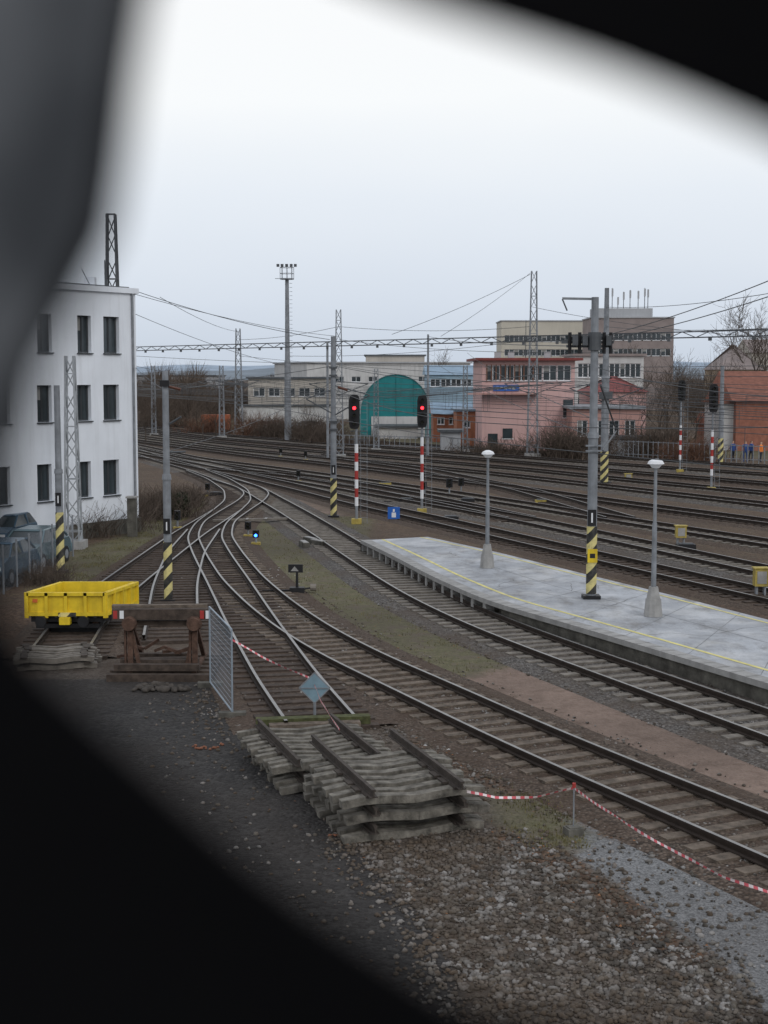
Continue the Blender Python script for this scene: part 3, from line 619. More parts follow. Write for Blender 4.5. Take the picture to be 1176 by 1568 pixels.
fl.hexa([p+Vector((0,0,zf+.02)) for p in c]+[p+Vector((0,0,zf+.08)) for p in c],M('wagon_floor',(.22,.2,.17),.9,0,.3,5))
fl.hexa([p.lerp((c[0]+c[2])/2,.06)+Vector((0,0,zf-.18)) for p in c]+[p.lerp((c[0]+c[2])/2,.06)+Vector((0,0,zf-.0)) for p in c],dark)
cx=(x0+x1)/2
for yy in (y0+.45,y1-.45):
    for s in (-.72,.72):
        q=wp(cx+s,yy,.24+.36); o.part('wheels').cyl(q-Vector((.06,0,0)),q+Vector((.06,0,0)),.38,.38,rust,20); o.part('axle_boxes').box(q+Vector((.14*(1 if s>0 else -1),0,0)),(.14,.4,.3),dark)
    o.part('wheels').cyl(wp(cx-.7,yy,.6),wp(cx+.7,yy,.6),.07,.07,dark,8)
for s in (-.6,.6): o.part('buffers').cyl(wp(cx+s,y0-.35,zf-.1),wp(cx+s,y0,zf-.1),.08,.08,dark,10); o.part('buffers').cyl(wp(cx+s,y0-.4,zf-.1),wp(cx+s,y0-.34,zf-.1),.16,.16,dark,14)
o.part('buffers').box(wp(cx,y0-.1,zf-.12),(.3,.25,.2),yel); o.part('brake_gear').beam(wp(cx-.9,y0+.1,zf-.3),wp(cx+.9,y0+.1,zf-.3),.08,.12,dark); o.part('brake_gear').box(wp(cx,y0+.6,zf-.4),(1.6,.5,.3),dark)
o.part('stickers').box(wp(x0+.25,y0-.085,zf+.45),(.14,.01,.1),M('orange_mark',(.5,.12,.03)))
o.part('stickers').box(wp(cx+.05,y0-.085,zf+.05),(.5,.012,.12),YB)
o.finish()
def sleeper_stack(name,c0,ang,layers,n,pitch,L=2.5,rails=True,mat=sleeper_st,railsx=0,th=.13,sw=.2):
    o=Obj(name); hd=Vector((math.cos(ang),math.sin(ang),0)); sd=Vector((math.sin(ang),-math.cos(ang),0)); z=0
    for l in range(layers):
        sh=sd*random.uniform(-.14,.14)+hd*random.uniform(-.14,.14); sp_=o.part('sleepers'); 
        for i in range(n):
            c=Vector(c0)+hd*(i*pitch+random.uniform(-.04,.04))+sh+sd*random.uniform(-.08,.08); k=random.uniform(-.07,.07); dd=(sd+hd*k).normalized()
            zc=z+th/2+random.uniform(-.015,.015)
            pts=[(-L/2,-.01),(-L*.36,.03),(-L*.24,.025),(0,-.025),(L*.24,.025),(L*.36,.03),(L/2,-.01)]
            for (a0,h0),(a1,h1) in zip(pts[:-1],pts[1:]): sp_.beam(c+dd*a0+Vector((0,0,zc+h0)),c+dd*a1+Vector((0,0,zc+h1)),sw,th,mat)
            for s in (-.75,.75): o.part('fastenings').box(c+sd*s+Vector((0,0,zc+th/2+.035)),(.28,.17,.04),rail_dull,ang)
        z+=th+.05
        if rails:
            for s in (-.75,.75):
                a=Vector(c0)+sd*s-hd*.3+sh+Vector((0,0,z)); e_=Vector(c0)+sd*s+hd*((n-1)*pitch+.3+(railsx if l==layers-1 else 0))+sh+Vector((0,0,z))
                rm=o.part('rails'); rm.beam(a+Vector((0,0,.01)),e_+Vector((0,0,.01)),.13,.02,rail_dull); rm.beam(a+Vector((0,0,.06)),e_+Vector((0,0,.06)),.025,.09,rail_dull); rm.beam(a+Vector((0,0,.12)),e_+Vector((0,0,.12)),.065,.035,rail_dull)
            z+=.14
    return o.finish()
ang=math.atan2(.95,-.31)
sleeper_stack('track_panel_stack',(.55,22.75,0),ang,3,8,.34,2.45,railsx=.7,sw=.19)
sleeper_stack('track_panel_stack',(-.8,25.6,0),ang,2,10,.29,2.45,sw=.15)
p=gp(95,1025); sleeper_stack('sleeper_stack',(p.x-.1,p.y,0),ang-.1,2,7,.28,2.0,rails=False,mat=sleeper_c,sw=.14)
moss=M('mossy_timber',(.07,.075,.032),.95,0,.5,8,.6)
o=Obj('mossy_timber_beam'); a=gp(392,1118);c=gp(566,1112); o.part().beam(a+Vector((0,0,.14)),c+Vector((0,0,.14)),.26,.22,moss); o.part().beam(a+Vector((.3,-.25,.1)),c+Vector((-.2,-.3,.1)),.24,.18,sleeper_old); o.finish()
# ---------------------------------------------------------------- buffer stop
o=Obj('buffer_stop'); c=gp(250,1036); d=c.y; fr_=o.part('rail_frame')
for s in (-.80,.80):
    fr_.beam((c.x+s,d,.1),(c.x+s,d,1.62),.13,.15,rust); fr_.beam((c.x+s,d+1.8,.12),(c.x+s,d+.05,1.4),.10,.10,rust); fr_.beam((c.x+s,d-.3,.17),(c.x+s,d+2.0,.17),.12,.1,rust)
    fr_.beam((c.x+s+.25*(1 if s<0 else -1),d,.1),(c.x+s,d,1.3),.09,.09,rust); fr_.beam((c.x+s-.12,d-.02,.1),(c.x+s-.12,d-.02,1.5),.05,.12,rust)
    o.part('buffer_pads').cyl((c.x+s,d-.26,1.35),(c.x+s,d-.12,1.35),.16,.2,rust,12)
o.part('cross_beam').box((c.x,d-.0,1.58),(2.45,.24,.26),sleeper_w,.02); o.part('cross_beam').box((c.x-.1,d+.27,1.66),(2.35,.22,.22),sleeper_old,.05); o.part('cross_beam').box((c.x+.05,d+.1,1.34),(1.5,.12,.12),sleeper_w,0)
for k,x in enumerate((-1.14,-.98,1.0,1.14)): o.part('end_marks').box((c.x+x,d-.14,1.58),(.10,.02,.2),white if k%2 else redp)
for i in range(6): o.part('timber_base').box((c.x+.0,d-.5+i*.5,.08),(2.6,.24,.18),sleeper_w,random.uniform(-.03,.03))
for i in range(4): o.part('timber_base').box((c.x-.1,d-.3+i*.4,.30+.04*(i%2)),(2.1-.15*i,.2,.16),sleeper_w,random.uniform(-.1,.1))
for i in range(8): q=Vector((c.x+random.uniform(-.7,.5),d+.3+random.uniform(-.2,.5),.55)); o.part('scrap').beam(q,q+Vector((random.uniform(-.6,.6),random.uniform(-.3,.3),random.uniform(-.1,.3))),.07,.07,rust)
o.finish()
p=gp(245,1056); q=np.array([[p.x,p.y]])+rng.normal(0,1,(60,2))*[.35,.15]; stones('rubble_pile',q,.05,.05,.14,M('rubble',(.06,.052,.045),.9,0,.4,5))
p=gp(310,1145); q=np.array([[p.x,p.y]])+rng.normal(0,1,(22,2))*[.16,.12]; stones('brick_rubble',q,.02,.02,.05,M('brick',(.20,.085,.05)))
p=gp(520,1280); q=np.array([[p.x,p.y]])+rng.normal(0,1,(14,2))*[.1,.05]; stones('brick_rubble',q,.02,.02,.04,MATS['brick'])
# ---------------------------------------------------------------- mobile fence panel
o=Obj('mobile_fence_panel'); a=gp(356,1098);c=gp(322,1052); hF=1.95; fm=M('galvanised',(.30,.35,.40),.5,.5,.1,3)
for z in (.12,hF): o.part('frame').cyl(a+Vector((0,0,z)),c+Vector((0,0,z)),.02,.02,fm,8)
for p in (a,c): o.part('frame').cyl(p,p+Vector((0,0,hF)),.02,.02,fm,8)
n=22
for i in range(1,n): p=a.lerp(c,i/n); o.part('mesh_wires').beam(p+Vector((0,0,.12)),p+Vector((0,0,hF)),.005,.005,fm)
for i in range(1,14): z=.12+(hF-.12)*i/14; o.part('mesh_wires').beam(a+Vector((0,0,z)),c+Vector((0,0,z)),.006,.006,fm)
for p in (a,c): o.part('foot_blocks').box(p+Vector((0,0,.06)),(.6,.22,.12),conc_dark,.1)
o.finish()
# ---------------------------------------------------------------- barrier tape and post
tr=M('tape_red',(.55,.10,.12),.5); tw=M('tape_white',(.66,.58,.58),.5)
o=Obj('barrier_tape'); mb=o.part()
pts=[at(352,978,31.3),at(400,1005,31.6),at(440,1024,31.4),at(478,1040,31),at(492,1075,28.5),at(520,1118,26.5)]
pts2=[at(715,1212,22.6),at(760,1222,22.8),at(820,1220,23),at(878,1207,23.2),at(960,1262,21.4),at(1040,1308,20.4),at(1110,1343,19.6),at(1200,1375,18.9),at(1260,1395,18.5)]
def tape(P,wd=.022,sg=.075):
    a=np.array([tuple(p) for p in P]); s=np.r_[0,np.cumsum(np.linalg.norm(np.diff(a,axis=0),axis=1))]; n=int(s[-1]/sg); t=np.linspace(0,s[-1],n+1)
    Q=[Vector((np.interp(x,s,a[:,0]),np.interp(x,s,a[:,1]),max(.25,np.interp(x,s,a[:,2])+.008*math.sin(x*4)))) for x in t]
    for i in range(n):
        t0,t1=.8*math.sin(i*.23),.8*math.sin((i+1)*.23); u0=Vector((0,math.sin(t0),math.cos(t0)))*wd; u1=Vector((0,math.sin(t1),math.cos(t1)))*wd
        mb.poly([Q[i]-u0,Q[i+1]-u1,Q[i+1]+u1,Q[i]+u0],tr if i%2 else tw)
tape(pts); tape(pts2); o.finish()
b=gp(878,1278); o=Obj('barrier_post'); o.part('concrete_foot').box((b.x,b.y,.06),(.27,.24,.12),conc_dark,.3); o.part('concrete_foot').box((b.x,b.y,.125),(.2,.17,.03),conc_dark,.3); o.part('rod').cyl(b,(b.x,b.y,Z(1203,b.y)),.013,.013,mastg,6); o.part('rod').cyl((b.x,b.y,Z(1206,b.y)),(b.x,b.y,Z(1199,b.y)),.03,.03,redp,8); o.finish()
# ---------------------------------------------------------------- buildings
blind=M('window_blind',(.25,.25,.24),.8)
def facade(o,O,xd,W,Hh,wins,wm,gm=glass,fm=white,depth=.15,ft=.07,mull=True,prefix=''):
    O=Vector(O); xd=Vector(xd).normalized(); n=Vector((xd.y,-xd.x,0)); wl=o.part('walls'); gl=o.part('window_panes'); fr=o.part('window_frames')
    Pt=lambda x,z,dp=0: O+xd*x+Vector((0,0,z))-n*dp
    xs=sorted({0,W}|{round(k,3) for w_ in wins for k in w_[:2]}); zs=sorted({0,Hh}|{round(k,3) for w_ in wins for k in w_[2:4]})
    for i in range(len(xs)-1):
        for j in range(len(zs)-1):
            cx,cz=(xs[i]+xs[i+1])/2,(zs[j]+zs[j+1])/2
            if any(w_[0]<cx<w_[1] and w_[2]<cz<w_[3] for w_ in wins): continue
            wl.poly([Pt(xs[i],zs[j]),Pt(xs[i+1],zs[j]),Pt(xs[i+1],zs[j+1]),Pt(xs[i],zs[j+1])],wm)
    for x0,x1,z0,z1 in [w_[:4] for w_ in wins]:
        for (a,b_) in (((x0,z0),(x1,z0)),((x1,z0),(x1,z1)),((x1,z1),(x0,z1)),((x0,z1),(x0,z0))):
            wl.poly([Pt(*a),Pt(*b_),Pt(*b_,depth),Pt(*a,depth)],wm)
        gl.poly([Pt(x0,z0,depth),Pt(x1,z0,depth),Pt(x1,z1,depth),Pt(x0,z1,depth)],gm)
        dp=depth-.03
        for (a,b_) in (((x0,z0+ft/2),(x1,z0+ft/2)),((x0,z1-ft/2),(x1,z1-ft/2))): fr.beam(Pt(*a,dp),Pt(*b_,dp),.04,ft,fm)
        for x in ([x0+ft/2,x1-ft/2]+([(x0+x1)/2] if mull else [])): fr.beam(Pt(x,z0+ft,dp),Pt(x,z1-ft,dp),ft,.04,fm)
        if random.random()<.35: gl.poly([Pt(x0,z1-(z1-z0)*.4,depth-.008),Pt((x0+x1)/2,z1-(z1-z0)*.4,depth-.008),Pt((x0+x1)/2,z1,depth-.008),Pt(x0,z1,depth-.008)],blind)
        fr.beam(Pt(x0-.05,z0-.03,-.04),Pt(x1+.05,z0-.03,-.04),.1,.05,fm)
def building(name,O,xd,W,D,Hh,wm,wf=[],wr=[],wlf=[],roof='flat',rm=None,over=.3,rh=2.0,fm=white,depth=.15,gm=glass):
    o=Obj(name); O=Vector(O); xd=Vector(xd).normalized(); n=Vector((xd.y,-xd.x,0)); rm=rm or mastd
    facade(o,O,xd,W,Hh,wf,wm,gm,fm,depth); facade(o,O+xd*W,-n,D,Hh,wr,wm,gm,fm,depth); facade(o,O-n*D,n,D,Hh,wlf,wm,gm,fm,depth); facade(o,O+xd*W-n*D,-xd,W,Hh,[],wm)
    r=o.part('roof'); C=[O-xd*over+n*over,O+xd*(W+over)+n*over,O+xd*(W+over)-n*(D+over),O-xd*over-n*(D+over)]
    if roof=='flat': r.hexa([c+Vector((0,0,Hh)) for c in C]+[c+Vector((0,0,Hh+.25)) for c in C],rm)
    else:
        z=Vector((0,0,Hh)); mid0=(C[0]+C[3])/2+Vector((0,0,Hh+rh)); mid1=(C[1]+C[2])/2+Vector((0,0,Hh+rh))
        if roof=='hip': mid0+=xd*D*.4; mid1-=xd*D*.4
        r.poly([C[0]+z,C[1]+z,mid1,mid0],rm); r.poly([C[2]+z,C[3]+z,mid0,mid1],rm); r.poly([C[1]+z,C[2]+z,mid1],rm if roof=='hip' else wm); r.poly([C[3]+z,C[0]+z,mid0],rm if roof=='hip' else wm)
        r.poly([c+z-Vector((0,0,.01)) for c in reversed(C)],rm)
    return o
def grid(W,x0,x1,nx_,ww,z0,wh,nz_=1,dz=3):
    R=[]
    for j in range(nz_):
        for i in range(nx_):
            c=x0+(x1-x0)*(i+.5)/nx_; R.append((c-ww/2,c+ww/2,z0+j*dz,z0+j*dz+wh))
    return R
render=M('white_render',(.70,.735,.785),.8,0,.06,.6,.1,15,streak=.25,dirt=(.40,.41,.42))
C0=gp(213,814); dirv=Vector((-3.1,-4.4,0)).normalized(); Wb=30; O=C0+dirv*Wb; xd=-dirv; d0=C0.y
Hb=Z(450,d0)
def fx(u,v):
    r=ray(u,v); nrm=Vector((xd.y,-xd.x,0)); t=((C0-Vector((0,0,EH))).dot(nrm))/r.dot(nrm); p=Vector((0,0,EH))+r*t; return (p-O).dot(xd),p.z
wins=[]
rows=[(485,541,512),(589,643,616),(704,758,731)]
for (vt,vb,_) in rows:
    zt=fx(172,vt)[1]; zb=fx(172,vb)[1]
    for a,c in ((182,158),(139,118)):
        wins.append((fx(c,vt)[0],fx(a,vt)[0],zb,zt))
    x=fx(118,vt)[0]; ww=wins[-1][1]-wins[-1][0]
    for q in range(1,9):
        xx=x-q*2.35
        if xx>1: wins.append((xx,xx+ww,zb,zt))
o=building('white_office_building',O,xd,Wb,14,Hb,render,wins,roof='flat',rm=render,over=.12,fm=M('dark_frame',(.05,.055,.06)),depth=.25)
pr=o.part('roof_structures')
pr.box((C0.x-2.5,C0.y+2,Hb+.5),(.5,.5,.8),render); pr.box((C0.x-4.5,C0.y+1,Hb+.7),(.25,.25,1.2),mastd); pr.beam((C0.x-.3,C0.y-.1,Hb+.25),(C0.x-8,C0.y-11,Hb+.3),.1,.12,mastd)
pr.cyl((C0.x-1.5,C0.y+.5,Hb),(C0.x-1.5,C0.y+.5,Hb+1.6),.03,.03,mastd,6); pr.cyl((C0.x-2,C0.y+.5,Hb),(C0.x-2.6,C0.y+.5,Hb+1.2),.02,.02,mastd,6)
dp=o.part('downpipe'); dp.cyl((C0.x-.1,C0.y-.25,0),(C0.x-.1,C0.y-.25,Hb),.06,.06,mastg,8)
o.part('plinth').beam(C0+Vector((.08,-.06,.35)),C0+dirv*Wb+Vector((.08,-.06,.35)),.12,.7,conc_dark); o.finish()
o=Obj('concrete_wall_pier'); p=gp(203,822); o.part().box((p.x,p.y,.9),(.4,.4,1.8),conc_dark); o.part().box((p.x,p.y,1.84),(.5,.5,.08),conc); o.finish()
beige=M('beige_wall',(.40,.37,.33),.85,0,.12,.3,streak=.3); greyw=M('grey_wall',(.36,.37,.385),.85,0,.12,.3,streak=.3)
pink=M('pink_render',(.55,.36,.34),.85,0,.08,.4,streak=.3); redroof=M('red_roof',(.20,.05,.045),.7,0,.2,1); yellowish=M('panel_yellow',(.50,.47,.40),.85,0,.1,.2,streak=.2)
brickm=M('brick_red',(.27,.115,.08),.9,0,.25,2,streak=.3); tile=M('roof_tile',(.20,.085,.06),.85,0,.3,2,streak=.4); offw=M('offwhite_wall',(.50,.50,.495),.85,0,.12,.5,streak=.4)
browns=M('brown_cladding',(.25,.21,.20),.8,0,.15,.5); rusty=M('rusty_sheet',(.30,.12,.07),.85,0,.35,.8,streak=.5); bluesheet=M('blue_sheet',(.20,.29,.38),.6,.1,.2,1,streak=.3)
def bb(name,u0,u1,vt,d,D,wm,nx_=0,ww=1.2,wh=1.3,vw=None,rise=0,nz_=1,dz=3,skew=0,fin=True,**k):
    a=Vector((X(u0,d),d,0)); c=Vector((X(u1,d+skew),d+skew,0)); W=(c-a).length; h=Z(vt,d)
    wf=[]
    if nx_:
        z0=Z(vw,d) if vw else 1.2
        wf=grid(W,.04*W,.96*W,nx_,ww,z0,wh,nz_,dz)
        wf=[w_ for w_ in wf if w_[3]<h-.1 and w_[2]>.1]
    o=building(name,a,c-a,W,D,h,wm,wf,**k)
    return o.finish() if fin else (o,a,(c-a).normalized(),W,h)
bb('beige_warehouse',380,506,580,205,20,beige,5,1.6,1.2,607)
bb('long_industrial_hall',470,720,556,235,25,offw,9,1.6,.9,585,skew=8,rm=greyw)
bb('grey_factory',560,650,545,262,20,beige,4,2,1.0,552); bb('blue_grey_hall',205,330,576,330,20,greyw,4,2,1.2,590)
bb('blue_hall',655,742,574,190,16,M('light_blue_wall',(.27,.38,.47),.7,0,.12,.4,streak=.2),5,1.3,1.0,592,rm=bluesheet,roof='gable',rh=1.3)
bb('white_boundary_wall',366,505,622,196,.4,offw)
bb('corrugated_shed',664,722,634,158,9,rusty,3,.8,.8,650,roof='gable',rh=1.2,rm=bluesheet); bb('corrugated_shed',700,757,630,150,8,M('orange_sheet',(.33,.14,.08),.8,0,.2,1,streak=.5),2,.7,.7,655,rm=bluesheet)
bb('white_garage',578,640,655,166,5,offw,0); bb('grey_hut',676,706,662,140,3,greyw,1,.7,.6,672)
o,a,xd_,W,h=bb('pink_station_building',738,880,552,140,14,pink,6,1.35,1.5,583,fin=False,rm=redroof,over=.7)
n=Vector((xd_.y,-xd_.x,0))
fb=o.part('window_band_frames'); 
for i in range(12): fb.beam(a+xd_*(W*.05+i*W*.55/11)+n*.05+Vector((0,0,Z(585,140))),a+xd_*(W*.05+i*W*.55/11)+n*.05+Vector((0,0,Z(558,140))),.1,.06,M('brown_frame',(.18,.09,.06)))
o.part('station_sign').box(a+xd_*(W*.26)+n*.1+Vector((0,0,Z(594,140))),(W*.28,.1,.6),blue); 
for k in range(5): o.part('station_sign').box(a+xd_*(W*(.16+.045*k))+n*.17+Vector((0,0,Z(594,140))),(.28,.02,.25),white)
o.part('canopy').beam(a-xd_*1.5+n*.6+Vector((0,0,Z(603,140))),a+xd_*W*.6+n*.6+Vector((0,0,Z(603,140))),1.2,.14,M('pink_dark',(.42,.25,.22),.85,0,.08,.4,streak=.25))
for x,v0,v1 in ((.28,672,656),(.93,640,612),(.12,688,664)): 
    o.part('lower_windows').box(a+xd_*(W*x)+n*.03+Vector((0,0,(Z(v0,140)+Z(v1,140))/2)),(.95,.06,abs(Z(v1,140)-Z(v0,140))),glass); o.part('lower_windows').box(a+xd_*(W*x)+n*.05+Vector((0,0,Z(v0,140))),(1.15,.12,.08),white)
o.part('service_cabinet').box(a+xd_*(W*.8)+n*.5+Vector((0,0,1.2)),(2,1,2.4),pink); o.part('antenna').cyl(a+xd_*W*.5-n*3+Vector((0,0,h)),a+xd_*W*.5-n*3+Vector((0,0,h+4)),.05,.03,mastd,6)
for x in (.2,.35,.75): o.part('roof_vents').box(a+xd_*(W*x)-n*4+Vector((0,0,h+.5)),(.6,.6,.8),greyw)
o.finish()
bb('pink_annex',876,982,626,136,9,MATS['pink_dark'],4,1.0,1.5,668,rm=mastg,over=.4)
bb('white_villa',880,985,545,165,10,offw,6,1.2,1.6,578,nz_=2,dz=-3.3,rm=browns,over=.3); 
bb('apartment_block',767,905,492,330,14,yellowish,9,2.3,1.5,545,nz_=3,dz=3.2,rm=greyw,over=.2)
o,a,xd_,W,h=bb('grey_apartment_block',905,1030,487,300,14,browns,8,2.2,1.5,545,nz_=3,dz=3.2,fin=False,rm=greyw,over=.2)
rs=o.part('penthouse'); rs.box((a.x+W*.4,a.y+5,h+1.0),(W*.72,6,2.2),greyw)
for x,hh in ((.22,3),(.28,5.5),(.42,4.5),(.5,5),(.6,4.8),(.68,5.5),(.72,5.2),(.35,3)):
    o.part('antennas').cyl((a.x+W*x,a.y+4,h+2),(a.x+W*x,a.y+4,h+2+hh*.8),.1,.08,mastg,6); o.part('antennas').box((a.x+W*x,a.y+3.8,h+1.6+hh*.7),(.35,.2,1.6),greyw)
o.finish()
bb('red_roof_villa',905,990,600,150,9,pink,3,.9,1.2,612,roof='hip',rh=1.6,rm=redroof)
bb('brick_house',1128,1260,614,140,11,brickm,6,1.1,2.2,645,roof='gable',rh=2.9,rm=tile,over=.5); bb('garage',1104,1132,618,141,7,offw,1,1.2,2.0,650,rm=tile)
bb('brown_house',1100,1165,566,230,10,M('ochre_wall',(.38,.30,.22)),4,1.1,1.3,590,roof='hip',rh=4,rm=browns); bb('tall_house',1150,1260,540,260,12,beige,6,1.2,1.5,575,nz_=2,dz=-3,roof='gable',rh=2.5,rm=browns)
bb('white_kiosk',940,1000,672,133,3,greyw,2,.8,.8,684); bb('small_brick_house',1085,1120,650,150,5,brickm,2,.7,1,665,rm=tile,roof='gable',rh=1.3)
o=Obj('teal_arched_hall'); d=172; cx=X(606,d); R=X(661,d)-cx; zs_=Z(634,d); zt=Z(573,d); n=28; teal=M('teal_sheet',(.015,.19,.20),.6,0,.12,1,streak=.3); rimm=M('rim_light',(.40,.46,.47))
A_=[(cx+R*math.cos(math.pi*i/n),zs_+(zt-zs_)*math.sin(math.pi*i/n)) for i in range(n+1)]
o.part('end_wall').poly([(x,d,z) for x,z in reversed(A_)],teal); o.part('end_wall').hexa([(cx-R,d+.02,0),(cx+R,d+.02,0),(cx+R,d+1,0),(cx-R,d+1,0),(cx-R,d+.02,zs_),(cx+R,d+.02,zs_),(cx+R,d+1,zs_),(cx-R,d+1,zs_)],teal)
for (xa_,za),(xb_,zb2) in zip(A_[:-1],A_[1:]): o.part('roof_shell').poly([(xa_,d-.2,za),(xb_,d-.2,zb2),(xb_,d+14,zb2),(xa_,d+14,za)],rimm); o.part('rim').beam((xa_,d-.05,za),(xb_,d-.05,zb2),.15,.1,rimm)
for x in (-R*.5,0,R*.5): o.part('ribs').beam((cx+x,d-.03,0),(cx+x,d-.03,zs_+(zt-zs_)*math.sqrt(1-(x/R)**2)-.1),.05,.05,M('teal_dark',(.01,.13,.14)))
o.part('white_door').box((cx+.3,d-.12,1.2),(R*1.5,.1,2.4),offw); o.finish()
def railfence(name,u0,v0,u1,v1,h,step,m,sub=True):
    a=gp(u0,v0);c=gp(u1,v1); n=int((c-a).length/step); o=Obj(name)
    for i in range(n+1): p=a.lerp(c,i/n); o.part('pickets').beam(p,p+Vector((0,0,h)),.06,.06,m)
    for z in (h*.25,h*.95): o.part('rails').beam(a+Vector((0,0,z)),c+Vector((0,0,z)),.06,.06,m)
    o.finish()
railfence('metal_fence',940,701,1250,716,1.6,.5,mastg); railfence('metal_fence',505,684,735,692,1.3,.6,mastg)
o=Obj('chain_link_fence'); a=gp(-40,935);c=gp(112,852); 
for i in range(9): p=a.lerp(c,i/8); o.part('posts').cyl(p,p+Vector((0,0,1.7)),.035,.035,mastg,8)
L=(c-a).length; n=int(L/.16)
for i in range(n):
    for s in (1,-1):
        p=a.lerp(c,i/n); q=a.lerp(c,min(1,max(0,(i+s*8)/n))); o.part('wire_mesh').beam(p+Vector((0,0,.05)),q+Vector((0,0,1.6)),.004,.004,mastg)
o.finish()
# ---------------------------------------------------------------- cars
def car(u,v,rz,paint,d=None):
    b=gp(u,v) if d is None else Vector((X(u,d,v),d,0)); o=Obj('parked_car'); 
    def T(x,y,z): 
        c_,s_=math.cos(rz),math.sin(rz); return (b.x+x*c_-y*s_,b.y+x*s_+y*c_,z)
    prof=[(-2.05,.35),(-2.1,.62),(-2.0,.85),(-1.15,1.0),(1.5,1.02),(1.95,.95),(2.05,.6),(2.0,.35)]
    def loft(P0,w0,mat,part):
        n=len(P0); pr=o.part(part)
        L_=[T(x,-w0(z),z) for x,z in P0]; R_=[T(x,w0(z),z) for x,z in P0]
        pr.poly(L_,mat); pr.poly(R_[::-1],mat)
        for i in range(n): j=(i+1)%n; pr.poly([L_[i],R_[i],R_[j],L_[j]][::-1],mat)
    loft(prof,lambda z:.86-.10*max(0,z-.7)/.3 if z>.7 else .86,paint,'body')
    cab=[(-1.1,1.0),(-.45,1.42),(1.2,1.44),(1.75,1.02)]
    loft(cab,lambda z:.76-.15*(z-1)/.4,glass,'windows')
    o.part('roof').hexa([T(-.5,-.6,1.41),T(1.25,-.6,1.43),T(1.25,.6,1.43),T(-.5,.6,1.41),T(-.35,-.55,1.47),T(1.1,-.55,1.48),T(1.1,.55,1.48),T(-.35,.55,1.47)],paint)
    for s in (-1,1):
        for (x0_,z0_,x1_,z1_) in ((-1.1,1.0,-.45,1.43),(.35,1.0,.35,1.44),(1.75,1.02,1.2,1.44)): o.part('pillars').beam(T(x0_,s*.755,z0_),T(x1_,s*.62,z1_),.06,.06,paint)
        for x in (-1.3,1.3): o.part('wheels').cyl(T(x,s*.7,.32),T(x,s*.88,.32),.32,.32,dark,18); o.part('hubs').cyl(T(x,s*.87,.32),T(x,s*.89,.32),.19,.19,mastg,12)
        o.part('lights').box(T(-2.06,s*.6,.72),(.06,.32,.14),white,rz); o.part('lights').box(T(2.02,s*.62,.8),(.06,.26,.2),redp,rz)
    o.part('bumper').box(T(-2.1,0,.42),(.12,1.6,.18),dark,rz); o.part('plate').box(T(-2.17,0,.45),(.02,.5,.11),white,rz); o.finish()
cb=M('car_paint_blue',(.05,.10,.15),.25,.5,.05,1,spec=.6); cg_=M('car_paint_teal',(.11,.17,.19),.25,.5,.05,1,spec=.6); cs_=M('car_paint_silver',(.30,.32,.34),.3,.5,.05,1)
car(52,866,1.45,cg_); car(14,838,1.4,cb); car(0,890,1.5,cb); car(405,640,0,white,d=185); car(468,642,.1,cs_,d=186)
b=Vector((X(330,190),190,0)); o=Obj('orange_container'); ocp=M('orange_container_paint',(.33,.10,.045),.8,streak=.4); o.part('shell').box((b.x,b.y,1.1),(3.6,2.4,2.0),ocp); 
for i in range(9): o.part('ribs').box((b.x-1.7+i*.42,b.y-1.23,1.1),(.1,.06,1.9),ocp)
for s in (-1,1): o.part('feet').box((b.x+1.4*s,b.y,.05),(.4,2,.1),dark)
o.finish()
# ---------------------------------------------------------------- trees & shrubs
def tree_mesh(seed,H_=8,levels=4):
    R=random.Random(seed); mb=MB()
    def br(p,d,l,r,lv):
        segs=3 if lv<2 else 2; q=p
        for i in range(segs):
            d2=(d+Vector((R.uniform(-.18,.18),R.uniform(-.18,.18),R.uniform(-.05,.15)))).normalized(); e_=q+d2*l/segs; r1=r*(1-.22)
            mb.cyl(q,e_,r,r1,bark if lv<2 else twig,6 if lv<2 else 3,False); 
            if lv<levels and (i>0 or lv>0):
                for _ in range(2):
                    a=R.uniform(0,6.28); sp_=R.uniform(.5,.95); ax=d2.orthogonal().normalized(); ax.rotate(Matrix.Rotation(a,3,d2)); nd=(d2*math.cos(sp_)+ax*math.sin(sp_)+Vector((0,0,.18))).normalized()
                    br(e_,nd,l*R.uniform(.55,.75),max(.012,r1*.62),lv+1)
            q=e_; r=r1; d=d2
    br(Vector((0,0,0)),Vector((0,0,1)),H_*.42,H_*.02,0)
    me=mb.mesh('bare_tree',(0,0,0)); return me,max(v[2] for v in mb.v)
TM=[tree_mesh(s,8,4) for s in (3,11,29)]
def tree(u,d,vt,k=None,name='bare_tree'):
    me,hm=TM[k if k is not None else random.randrange(3)]; s=Z(vt,d)/hm; ob=link(bpy.data.objects.new(name,me)); ob.location=(X(u,d),d,-.02); ob.scale=(s,s,s); ob.rotation_euler=(0,0,random.uniform(0,6.28)); return ob
tree(1150,230,442,0); tree(1172,215,455,1); tree(1022,140,528,1); tree(1042,150,545,2); tree(985,143,565,0); tree(1005,138,590,2); tree(1065,142,575,0); tree(955,139,600,1); tree(862,134,628,2); tree(975,250,520,0); tree(1080,165,555,2); tree(1125,250,505,2); tree(1012,137,560,0)
for i,(u,d,v) in enumerate([(215,230,566),(232,190,578),(250,170,592),(268,240,572),(285,200,588),(300,180,580),(322,260,568),(345,230,575),(222,160,604),(240,215,580),(310,160,612),(360,250,588),(395,215,602),(470,190,612),(450,215,592),(690,225,528),(330,170,604),(378,190,620),(205,180,568)]): tree(u,d,v,i%3)
